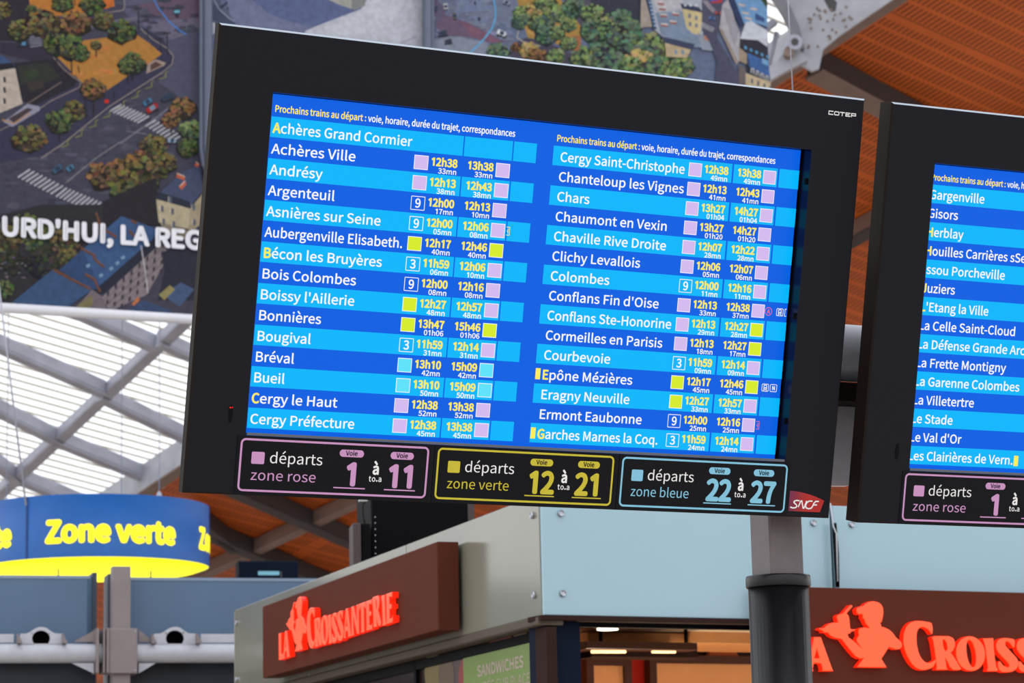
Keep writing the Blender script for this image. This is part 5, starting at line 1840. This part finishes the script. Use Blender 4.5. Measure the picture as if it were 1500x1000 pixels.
line((150, 148, 156), [(185, 192), (214, 196)], 0.8)
for k in range(8):
    x, y = 246 - k * 20.5, 104 + k * 14.2
    line((150, 150, 70), [(x, y), (x - 4, y + 3), (x - 3, y + 9), (x - 13, y + 12)], 1.0)
# planters and subway stairs
P((170, 150, 138), [(214, 108), (240, 96), (243, 92), (228, 87), (216, 94)])
P((92, 66, 58), [(220, 104), (238, 95), (228, 90), (220, 95)])
P((150, 150, 170), [(40, 152), (58, 156), (58, 162), (18, 186), (4, 178), (14, 172)])
P((70, 56, 60), [(12, 174), (40, 158), (48, 160), (20, 180)])
line((196, 140, 60), [(3, 175), (20, 181), (44, 166)], 1.6)
# pale facade at the left border
P((196, 182, 168), [(-60, 108), (22, 100), (33, 152), (-60, 190)])
P((60, 84, 130), [(-60, 84), (4, 82), (22, 96), (-60, 108)])
P((30, 30, 40), [(-30, 96), (18, 92), (21, 100), (-30, 108)])
for y in (117, 132, 148):
    for x in (6, -8):
        P((70, 66, 70), [(x - 2, y - 4), (x + 2, y - 4), (x + 3, y + 4), (x - 1, y + 4)])
        line((230, 222, 212), [(x - 3, y - 4), (x - 2, y + 4)], 0.8)
# zebra crossings
def zebra(x0, y0, x1, y1, n, dx, dy, w=3.0, c=(186, 186, 192)):
    for k in range(n):
        t = k / (n - 1)
        x, y = x0 + (x1 - x0) * t, y0 + (y1 - y0) * t
        line(c, [(x, y), (x + dx, y + dy)], w)


zebra(178, 153, 218, 170, 9, -17, 10, 2.6)
zebra(228, 176, 266, 198, 8, -15, 9, 2.6)
zebra(44, 248, 92, 272, 9, -18, 12, 2.7)
zebra(98, 275, 148, 296, 10, -16, 13, 2.7)
zebra(60, 52, 62, 66, 5, -18, 3, 1.4, (150, 150, 165))
line((140, 138, 142), [(96, 268), (140, 232), (176, 208)], 1.4)
# cars
def car(x, y, l, w, c, ang=-0.55, glass=(40, 60, 84)):
    P((38, 38, 50), [(x + l * 0.6 * cos(ang + a) , y + w * 0.6 + l * 0.6 * sin(ang + a) * 0.55) for a in (0.4, 2.7, 3.6, 5.9)])
    ca_, sa = cos(ang), sin(ang)
    f = lambda u, v: (x + u * ca_ - v * sa, y + u * sa + v * ca_)
    P(c, [f(-l / 2, -w / 2), f(l * 0.4, -w / 2), f(l / 2, 0), f(l * 0.4, w / 2), f(-l / 2, w / 2)])
    P(glass, [f(-l * 0.2, -w * 0.4), f(l * 0.22, -w * 0.4), f(l * 0.22, w * 0.4), f(-l * 0.2, w * 0.4)])


car(223, 158, 19, 8, (168, 34, 40), -0.6, (120, 150, 170))
car(216, 149, 14, 7, (66, 120, 160), -0.6)
car(245, 142, 18, 8, (48, 62, 84), -0.5)
car(259, 17, 9, 10, (50, 70, 90), 1.5, (120, 190, 210))
car(84, 247, 16, 8, (60, 92, 120), -0.6)
car(103, 246, 11, 7, (70, 130, 160), -0.6)
car(34, 64, 16, 6, (40, 50, 66), 0.0, (90, 140, 180))
car(252, 206, 12, 6, (150, 170, 190), 0.1)
# lamp posts
for x, y, h in ((204, 48, 36), (217, 58, 18), (236, 78, 22), (246, 82, 34), (110, 8, 30), (116, 108, 12), (127, 178, 34), (168, 148, 14)):
    line((40, 38, 48), [(x, y), (x - 2, y - h)], 1.2)
    if h > 20:
        line((40, 38, 48), [(x - 7, y - h + 1), (x + 4, y - h)], 1.4)
P((220, 40, 30), [(153, 146), (159, 146), (159, 151), (153, 151)])
for x, y, r, pal, tr in ((0, 14, 16, OLIVE, 0), (92, 4, 16, GREEN, 14), (134, 6, 18, GREEN, 0), (46, 14, 8, GREEN, 0), (30, 44, 18, OLIVE, 4), (64, 34, 24, OLIVE, 0), (112, 34, 22, RUST, 6), (150, 30, 16, OLIVE, 0), (178, 46, 20, GREEN, 2),
                         (82, 64, 18, GREEN, 18), (104, 68, 20, GREEN, 24), (118, 78, 14, GREEN, 0), (140, 66, 8, OLIVE, 10), (193, 93, 18, GREEN, 8), (186, 98, 12, GREEN, 12), (136, 131, 18, RUST, 22), (108, 162, 17, OLIVE, 0), (86, 178, 20, GREEN, 10),
                         (44, 202, 24, OLIVE, 0), (268, 158, 18, RUST, 14), (250, 176, 13, RUST, 10), (278, 190, 16, BRIGHT, 0), (224, 214, 20, OLIVE, 10), (148, 256, 22, RUST, 0), (178, 254, 24, RUST, 6), (200, 236, 18, RUST, 0), (216, 252, 26, OLIVE, 0), (186, 272, 26, OLIVE, 0), (274, 216, 16, GREEN, 0), (240, 238, 18, OLIVE, 0), (196, 292, 16, GREEN, 0)):
    tree(x, y, r, pal, tr)
# dark square with trees in the lower left
P((44, 42, 48), [(-60, 330), (60, 300), (150, 300), (150, 372), (40, 452), (-60, 450)])
P((38, 34, 42), [(150, 296), (228, 260), (236, 330), (190, 330), (150, 330)])
for x, y, r, pal in ((34, 332, 22, GREEN), (10, 350, 22, OLIVE), (60, 350, 26, GREEN), (96, 354, 22, OLIVE), (20, 384, 20, [(36, 36, 34), (48, 52, 40), (60, 64, 44)]), (60, 386, 24, [(36, 36, 34), (48, 52, 40), (60, 64, 44)]), (4, 424, 16, GREEN), (100, 378, 16, OLIVE)):
    tree(x, y, r, pal)
for k in range(14):
    blob(random.uniform(0, 40), random.uniform(366, 410), 2.5, 1.3, (108, 100, 112), 6, 10)
# blue zinc roofs with brick chimneys, and a courtyard
P((70, 66, 82), [(110, 460), (236, 360), (300, 340), (300, 465)])
P((58, 86, 126), [(16, 444), (78, 394), (134, 425), (96, 452)])
P((48, 74, 116), [(86, 396), (136, 352), (160, 384), (150, 424), (132, 424)])
P((60, 92, 138), [(120, 366), (177, 317), (236, 338), (226, 350), (146, 418)])
P((36, 40, 58), [(146, 418), (226, 348), (240, 342), (243, 350), (150, 432), (143, 428)])
for k in range(7):
    line((74, 104, 148), [(128 + k * 14, 366 - k * 5), (150 + k * 12, 390 - k * 8)], 0.8)
P((138, 126, 130), [(148, 436), (242, 350), (244, 380), (214, 432), (160, 456)])
P((120, 108, 116), [(110, 452), (134, 424), (148, 434), (158, 456), (120, 458)])
P((126, 118, 80), [(112, 448), (134, 432), (136, 446), (118, 456)])
for k in range(8):
    for r in range(4):
        x, y = 156 + k * 11.5 - r * 1.0, 428 - k * 10.2 + r * 13
        P((56, 50, 62), [(x, y), (x + 3.4, y - 3), (x + 3.4, y + 4), (x, y + 7)], 6)
for r in range(3):
    line((96, 88, 98), [(152, 440 + r * 10), (240, 362 + r * 11)], 0.9)
line((190, 186, 192), [(206, 360), (212, 396), (216, 430)], 1.8)
for pts in ([(118, 364), (140, 376)], [(136, 378), (152, 392)], [(148, 334), (170, 348)], [(188, 338), (202, 352)], [(78, 396), (132, 424)], [(124, 402), (138, 410), (146, 428)], [(140, 312), (146, 330)], [(192, 324), (200, 328)]):
    line((104, 66, 52), pts, 3.6)
    line((140, 90, 66), [(p[0], p[1] - 1.6) for p in pts], 1.0)
for x, y in ((147, 404), (162, 394), (171, 386), (128, 390), (179, 378)):
    P((126, 160, 190), [(x - 3, y - 1), (x + 2, y - 4), (x + 4, y), (x - 1, y + 3)])
P((40, 42, 56), [(236, 370), (290, 352), (290, 440), (230, 440), (240, 400)])
P((70, 90, 126), [(238, 432), (264, 414), (284, 424), (262, 450)])
P((150, 140, 90), [(232, 432), (248, 418), (256, 424), (240, 440)])
P((56, 76, 112), [(176, 460), (210, 440), (252, 456), (246, 470)])
P((200, 120, 80), [(192, 446), (202, 434), (204, 440), (196, 448)])
# house with a slate roof
P((70, 80, 110), [(230, 286), (262, 256), (292, 240), (297, 280), (276, 304)])
P((40, 44, 62), [(226, 290), (234, 282), (278, 296), (276, 308)])
P((192, 178, 146), [(228, 292), (278, 306), (276, 336), (232, 326)])
P((172, 156, 128), [(278, 306), (296, 284), (292, 330), (276, 342)])
P((150, 138, 120), [(234, 326), (276, 338), (276, 352), (240, 344)])
for x, y in ((237, 306), (252, 310), (239, 325), (254, 329), (283, 304), (284, 326), (249, 293)):
    P((90, 96, 112), [(x - 2, y - 5), (x + 2, y - 4), (x + 2, y + 5), (x - 2, y + 4)])
    line((226, 216, 196), [(x - 2.8, y - 5), (x - 2.8, y + 4)], 0.7)
for pts in ([(258, 257), (270, 262)], [(263, 276), (271, 268)], [(286, 240), (290, 244)]):
    line((196, 96, 66), pts, 6)
    line((228, 200, 186), [(p[0], p[1] - 3) for p in pts], 1.2)

# ---- middle part: a monument's paved circle
P((104, 114, 148), [(300, -260), (628, -260), (628, 360), (300, 330)])
P((92, 98, 124), [(300, -20), (318, -20), (324, 6), (352, 36), (300, 36)])
P((196, 196, 210), [(300, 30), (314, 34), (318, 46), (300, 60)])
P((72, 80, 108), [(308, 4), (316, 8), (326, 22), (352, 36), (330, 40), (312, 30)])
line((170, 178, 200), [(312, -2), (320, 14), (336, 28), (356, 40)], 1.2)
line((50, 54, 76), [(322, 12), (336, 2)], 3.4)
line((50, 54, 76), [(332, 14), (346, 3)], 3.4)
P((118, 126, 158), [(326, -30), (356, -30), (374, 6), (400, 24), (450, 40), (446, 80), (360, 60), (336, 22)])
P((96, 108, 150), [(356, -60), (494, -60), (494, 0), (528, 16), (466, 38), (430, 34), (392, 20), (368, 0)])
P((202, 204, 216), [(446, 46), (470, 36), (528, 14), (548, -20), (628, -20), (628, 120), (440, 80)])
P((210, 212, 222), [(470, 42), (528, 18), (556, -10), (586, -20), (590, 10), (574, 34), (540, 48), (500, 52)])
P((176, 176, 168), [(480, -60), (534, -60), (534, 9), (520, 15), (500, 9), (480, 0)])
P((140, 142, 142), [(516, -60), (534, -60), (534, 9), (518, 16), (514, 12)])
line((150, 156, 176), [(586, 64), (610, 54)], 1.2)
line((150, 156, 176), [(540, -8), (546, -10)], 2)

# ---- right part: star-shaped square, plane trees, apartment blocks
P((104, 116, 146), [(618, -260), (1180, -260), (1180, 420), (618, 420)])
P((120, 132, 166), [(646, 8), (720, -10), (728, 30), (712, 50), (664, 24)])
P((132, 132, 152), [(656, 40), (680, 28), (728, 44), (716, 60), (690, 56)])
for k in range(300):
    x, y = random.uniform(628, 752), random.uniform(-10, 90)
    v = random.uniform(-16, 18)
    blob(x, y, random.uniform(3, 9), random.uniform(1.5, 4), (116 + v, 124 + v, 150 + v), 7, 5)
P((112, 92, 118), [(632, 34), (652, 22), (690, 36), (740, 62), (724, 66), (690, 56), (650, 52)])
P((130, 92, 112), [(672, 30), (694, 40), (734, 62), (718, 62), (690, 54)])
P((104, 92, 122), [(628, -10), (650, 10), (652, 22), (628, 44)])
P((140, 148, 166), [(628, 60), (660, 54), (712, 62), (716, 84), (628, 74)])
P((116, 126, 152), [(722, -10), (760, -10), (752, 40), (730, 34)])
P((148, 148, 156), [(628, 22), (638, 26), (630, 40), (622, 40)])
line((96, 104, 128), [(640, 0), (644, 16), (638, 34), (624, 48)], 1.6)
line((96, 176, 226), [(721, -6), (725, 14), (725, 26), (720, 42), (708, 58), (688, 78)], 2.4)
for a in ((652, 10, 9, 6, (200, 200, 206), 1.4), (665, 24, 9, 6, (96, 90, 84), 1.4), (695, 5, 5, 3, (60, 60, 76), 1.4), (701, 28, 5, 4, (56, 56, 72), 1.4), (648, 49, 14, 7, (70, 72, 98), -0.3), (656, 61, 11, 6, (70, 64, 84), -0.3), (741, 4, 10, 6, (150, 158, 176), 0.5), (637, 12, 7, 7, (84, 84, 104), 1.4), (734, 49, 14, 7, (226, 230, 238), 0.4)):
    car(*a)
P((60, 58, 66), [(734, 54), (742, 54), (738, 58)])
P((176, 136, 70), [(756, 0), (800, -20), (850, 30), (850, 78), (800, 60), (772, 56)], 4)
P((194, 150, 80), [(770, 20), (800, 10), (822, 40), (800, 56), (774, 52)], 4)
P((170, 108, 70), [(838, 52), (850, 54), (850, 76), (830, 74)])
P((74, 70, 88), [(750, 64), (770, 56), (800, 62), (880, 100), (900, 130), (740, 110)])
line((190, 180, 168), [(760, 42), (756, 56), (766, 62), (790, 68)], 1.4)
P((86, 80, 98), [(810, -30), (890, -30), (880, 40), (850, 40), (830, 10)])
P((54, 56, 72), [(860, -20), (942, -20), (936, 40), (900, 60), (870, 40)])
for x, y, r, pal in ((766, 22, 15, BRIGHT), (760, 32, 12, TEAL), (784, 12, 14, GOLD), (798, 4, 16, BRIGHT), (812, 20, 16, BRIGHT), (840, 12, 18, TEAL), (866, 20, 16, BRIGHT), (786, 34, 14, BRIGHT), (796, 40, 18, TEAL), (800, 52, 16, TEAL), (816, 48, 12, BRIGHT), (832, 36, 12, BRIGHT),
                     (832, 64, 12, BRIGHT), (728, 76, 16, TEAL), (774, 74, 14, GOLD), (786, 82, 14, RUST), (754, 70, 8, RUST), (814, 84, 14, BRIGHT), (852, 84, 18, BRIGHT), (872, 86, 18, BRIGHT), (890, 66, 26, TEAL), (870, 46, 20, TEAL), (906, 30, 20, TEAL), (926, 40, 12, TEAL), (888, 40, 16, BRIGHT), (912, 52, 24, TEAL), (930, 64, 20, TEAL),
                     (950, 68, 24, BRIGHT), (944, 84, 24, TEAL), (898, 96, 24, TEAL), (934, 92, 22, GOLD), (922, 98, 18, BRIGHT), (960, 100, 20, TEAL), (990, 96, 24, BRIGHT)):
    tree(x, y, r, pal)
# the part of the picture that the board hides from the photograph
P((150, 148, 158), [(640, 84), (1084, 150), (1084, 176), (640, 120)])
P((86, 84, 100), [(640, 120), (1084, 176), (1084, 300), (640, 250)])
P((176, 140, 84), [(660, 260), (1080, 310), (1080, 380), (700, 400)])
for k in range(12):
    x = 650 + k * 36
    P((196, 186, 166), [(x, 150 + k * 5), (x + 26, 153 + k * 5), (x + 26, 190 + k * 5), (x, 187 + k * 5)])
    P((84, 100, 130), [(x, 138 + k * 5), (x + 26, 141 + k * 5), (x + 26, 154 + k * 5), (x, 151 + k * 5)])
for k in range(46):
    tree(random.uniform(640, 1100), random.uniform(215, 420), random.uniform(14, 24), random.choice([BRIGHT, TEAL, GREEN, OLIVE]), 0, 0.5)
for k in range(24):
    tree(random.uniform(-380, -40), random.uniform(-200, 420), random.uniform(14, 26), random.choice([OLIVE, RUST, GREEN]), 0, 0.5)
# blocks behind the trees
P((178, 182, 194), [(936, -40), (1030, -40), (1030, 40), (1024, 70), (970, 56), (956, 44), (948, 10)])
P((196, 194, 200), [(950, -10), (1000, -10), (998, 14), (962, 18)])
P((172, 160, 148), [(937, 0), (942, -6), (954, 40), (936, 42)])
P((50, 64, 96), [(944, -6), (950, -6), (960, 44), (954, 44)])
for k in range(8):
    P((150, 180, 214), [(947 + k * 1.2, -2 + k * 5.6), (950 + k * 1.2, -2 + k * 5.6), (951 + k * 1.2, 1 + k * 5.6), (948 + k * 1.2, 1 + k * 5.6)])
P((130, 148, 172), [(958, 20), (1000, 18), (1004, 44), (1020, 54), (1040, 62), (1044, 72), (1012, 70), (966, 52)])
P((214, 196, 146), [(997, 14), (1028, 20), (1023, 52), (1012, 50), (1003, 40)])
P((56, 64, 92), [(994, 6), (1022, 12), (1028, 20), (997, 14)])
for x in (1000, 1008, 1016):
    P((220, 226, 236), [(x, 7), (x + 3, 8), (x + 3, 11), (x, 10)])
for x, y in ((1006, 24), (1016, 27), (1007, 36), (1016, 38)):
    P((120, 128, 146), [(x, y - 3), (x + 4, y - 2), (x + 4, y + 4), (x, y + 3)])
P((60, 68, 96), [(966, 54), (1016, 66), (1012, 74), (972, 64)])
P((200, 178, 142), [(972, 64), (1010, 74), (1004, 86), (974, 84)])
for x in (986, 996):
    P((120, 150, 176), [(x, 74), (x + 4, 75), (x + 4, 81), (x, 80)])
for x, y in ((966, 6), (968, 14), (970, 24), (971, 38), (988, 22), (984, 34)):
    P((158, 96, 84), [(x - 5, y - 1), (x + 5, y), (x + 5, y + 3), (x - 5, y + 2)])
    P((222, 214, 214), [(x - 5, y - 3), (x + 5, y - 2), (x + 5, y), (x - 5, y - 1)])
P((150, 160, 176), [(1020, 50), (1040, 56), (1046, 76), (1026, 74)])
P((190, 130, 110), [(1030, 52), (1040, 56), (1038, 62), (1029, 59)])
# street and right-hand block
P((80, 80, 104), [(1026, -30), (1062, -30), (1054, 20), (1048, 56), (1080, 110), (1082, 140), (1044, 140), (1048, 90), (1036, 60), (1026, 46)])
P((150, 140, 150), [(1026, 2), (1034, 2), (1046, 16), (1042, 20), (1034, 12)])
P((60, 90, 190), [(1038, -4), (1050, -2), (1050, 4), (1038, 3)])
P((196, 60, 60), [(1040, 3), (1056, 1), (1056, 5), (1040, 6)])
zebra(1028, 34, 1044, 42, 7, -4, 6, 1.4)
car(1041, 28, 9, 4, (80, 120, 180), 0.2)
car(1050, 20, 9, 4, (190, 80, 70), 0.1)
P((186, 182, 188), [(1056, 8), (1064, 0), (1082, 50), (1080, 92), (1052, 42)])
P((164, 148, 138), [(1050, 40), (1056, 44), (1080, 92), (1076, 96)])
for r in range(4):
    line((112, 108, 124), [(1058 + r * 4, 12 + r * 1), (1074 + r * 2, 66 - r * 5)], 1.2)
P((44, 60, 100), [(1062, -6), (1070, -10), (1088, 36), (1082, 42)])
P((118, 164, 210), [(1070, -10), (1104, -10), (1122, 14), (1122, 40), (1098, 34), (1088, 36)])
for x, y in ((1084, 8), (1090, 20), (1094, 28), (1102, 14)):
    P((206, 190, 180), [(x - 5, y - 2), (x + 5, y), (x + 5, y + 3), (x - 5, y + 1)])
P((60, 84, 140), [(1104, 20), (1118, 28), (1118, 34), (1104, 30)])
P((214, 218, 228), [(1090, 34), (1098, 32), (1122, 46), (1122, 72), (1108, 62), (1082, 58)])
P((48, 44, 56), [(1082, 58), (1108, 60), (1122, 70), (1123, 92), (1104, 84), (1082, 72)])
for k in range(5):
    x, y = 1088 + k * 8, 68 + k * 3.4
    P((90, 150, 196), [(x, y), (x + 4, y + 1.5), (x + 4, y + 6), (x, y + 4.5)])
P((170, 150, 130), [(1080, 70), (1092, 80), (1092, 96), (1080, 90)])
P((64, 104, 164), [(1092, 78), (1123, 92), (1126, 114), (1096, 100)])
P((120, 170, 214), [(1114, 86), (1123, 90), (1124, 98), (1114, 94)])
P((40, 42, 56), [(1090, 92), (1096, 100), (1126, 114), (1128, 122), (1092, 106)])
for k in range(5):
    x, y = 1098 + k * 7, 101 + k * 3.6
    line((226, 226, 232), [(x, y + 7), (x + 1, y), (x + 4, y + 1.4), (x + 4, y + 8)], 1.2)
P((206, 186, 150), [(1090, 108), (1128, 122), (1130, 150), (1090, 150)])
for k in range(4):
    x, y = 1098 + k * 9, 116 + k * 3.6
    P((80, 96, 116), [(x, y), (x + 3, y + 1), (x + 3, y + 8), (x, y + 7)])
P((110, 100, 100), [(1080, 96), (1090, 100), (1090, 150), (1080, 150)])
P((50, 70, 44), [(1104, -10), (1126, -10), (1122, 14)])

# trim of the picture to the banner's right edge and upper border happens by construction; the cloth behind it
cloth = MB(BN)
xr = bp(1124, 60)[0]
xl_b = bp(-420, 300)[0]
zt_b = bp(600, -260)[1]
cloth.use(M['print'])
cloth.col = lin((110, 116, 138))
cloth.box(xl_b, xr, 0.002, 0.02, -0.02, zt_b)
cloth.build('cloth', ban)
# clip printed patches at the banner's edges
keep_f, keep_m, keep_c, keep_s = [], [], [], []
inv = BN.m.inverted()
out_v, out_f, out_c = [], [], []
for f, c in zip(art.f, art.cl):
    pts = [inv @ art.v[i] for i in f]
    for ax, lim, sg in ((0, xr, 1), (0, xl_b, -1), (2, zt_b, 1), (2, -0.015, -1)):
        res = []
        for i in range(len(pts)):
            p, q = pts[i], pts[(i + 1) % len(pts)]
            ip, iq = (p[ax] - lim) * sg <= 0, (q[ax] - lim) * sg <= 0
            if ip:
                res.append(p)
            if ip != iq:
                res.append(p.lerp(q, (lim - p[ax]) / (q[ax] - p[ax])))
        pts = res
        if len(pts) < 3:
            break
    if len(pts) >= 3:
        out_f.append(list(range(len(out_v), len(out_v) + len(pts))))
        out_v.extend([BN.m @ p for p in pts])
        out_c.append(c)
art.v, art.f, art.cl = out_v, out_f, out_c
art.mi, art.sm = [0] * len(out_f), [False] * len(out_f)
art.build('printed_picture', ban)['label'] = 'printed aerial view of a star-shaped crossing with trees'
# printed white line of text
b = MB(BN)
t0 = bp(2, 342)
t1 = bp(290, 368)
lt = MB(BN)
M['print_white'] = mat('white printed lettering', (236, 236, 242), 0.55, spec=0.25, grain=0.02)
yy = -LAY[0] - 0.002
bq = lambda x, y: BN.px(x, y, yy)
e0, e1 = bp(0, 344), bp(283, 364)
cap = bq(35, 319)[1] - bq(35, 345)[1]
kk = (e1[0] - e0[0]) / 283.0
full = 'AUJOURD\'HUI, LA REGION'
# letters are placed so that the first U after the border starts at the frame's edge
ws = lambda s: sum(glyph(c)[0] for c in s)
em = cap / 0.66
k_ = (bq(272, 360)[0] - bq(2, 342)[0]) / ((ws('URD\'HUI, LA RE') ) * em)
lt.use(M['print_white']).text('URD\'HUI, LA REGION', bq(1, 342)[0], (bq(4, 343)[1] + bq(276, 364)[1]) / 2, cap, y=yy, sx=k_, bold=0.075)
lt.text('AUJO', bq(-0.5, 342)[0], bq(-40, 341)[1], cap, y=yy, sx=k_, bold=0.075, align='R')
lt.build('printed_lettering', ban)['label'] = 'white printed capitals'
# window-frame tubes on the picture
b = MB(BN)
ty = -0.09
path = [(299, -255), (299, 100), (299, 218), (301, 236), (308, 250), (322, 262), (345, 268), (560, 282), (590, 278), (608, 268), (617, 250), (619, 230), (619, -255)]
pts = [(bp(x, y)[0], ty, bp(x, y)[1]) for x, y in path]
b.use(M['frame_tube']).tube(pts, 0.034, 12)
b.build('window_frame', ban)
pts = [(bp(x, y)[0], ty + 0.02, bp(x, y)[1]) for x, y in [(291, -255), (291, 100), (291, 222), (294, 244), (303, 260), (320, 272), (345, 278), (560, 292), (596, 288), (616, 276), (626, 252), (627.5, 230), (627.5, -255)]]
b = MB(BN)
b.use(M['frame_tube']).tube(pts, 0.018, 10)
b.build('window_frame', ban)
# white bottom bar and suspension wires
b = MB(BN)
zb = bp(140, 459)[1]
b.use(M['banner_bar']).tube([(xl_b - 0.02, 0.0, zb), (xr + 0.02, 0.0, zb)], 0.036, 16)
b.build('bottom_bar', ban)
b = MB(BN)
b.use(M['banner_bar']).tube([(xl_b - 0.02, 0.01, zt_b), (xr + 0.02, 0.01, zt_b)], 0.036, 16)
b.build('top_bar', ban)
for x in (xl_b + 0.5, (xl_b + xr) / 2, xr - 0.3):
    p = BN.w(x, 0.01, zt_b)
    b = MB()
    b.use(M['steel_light']).tube([tuple(p), (p.x, p.y, 18 - 0.3 * p.y + 0.05)], 0.006, 6)
    b.build('suspension_cable', ban)
for o in list(bpy.data.objects):
    if '_root' in o:
        del o['_root']
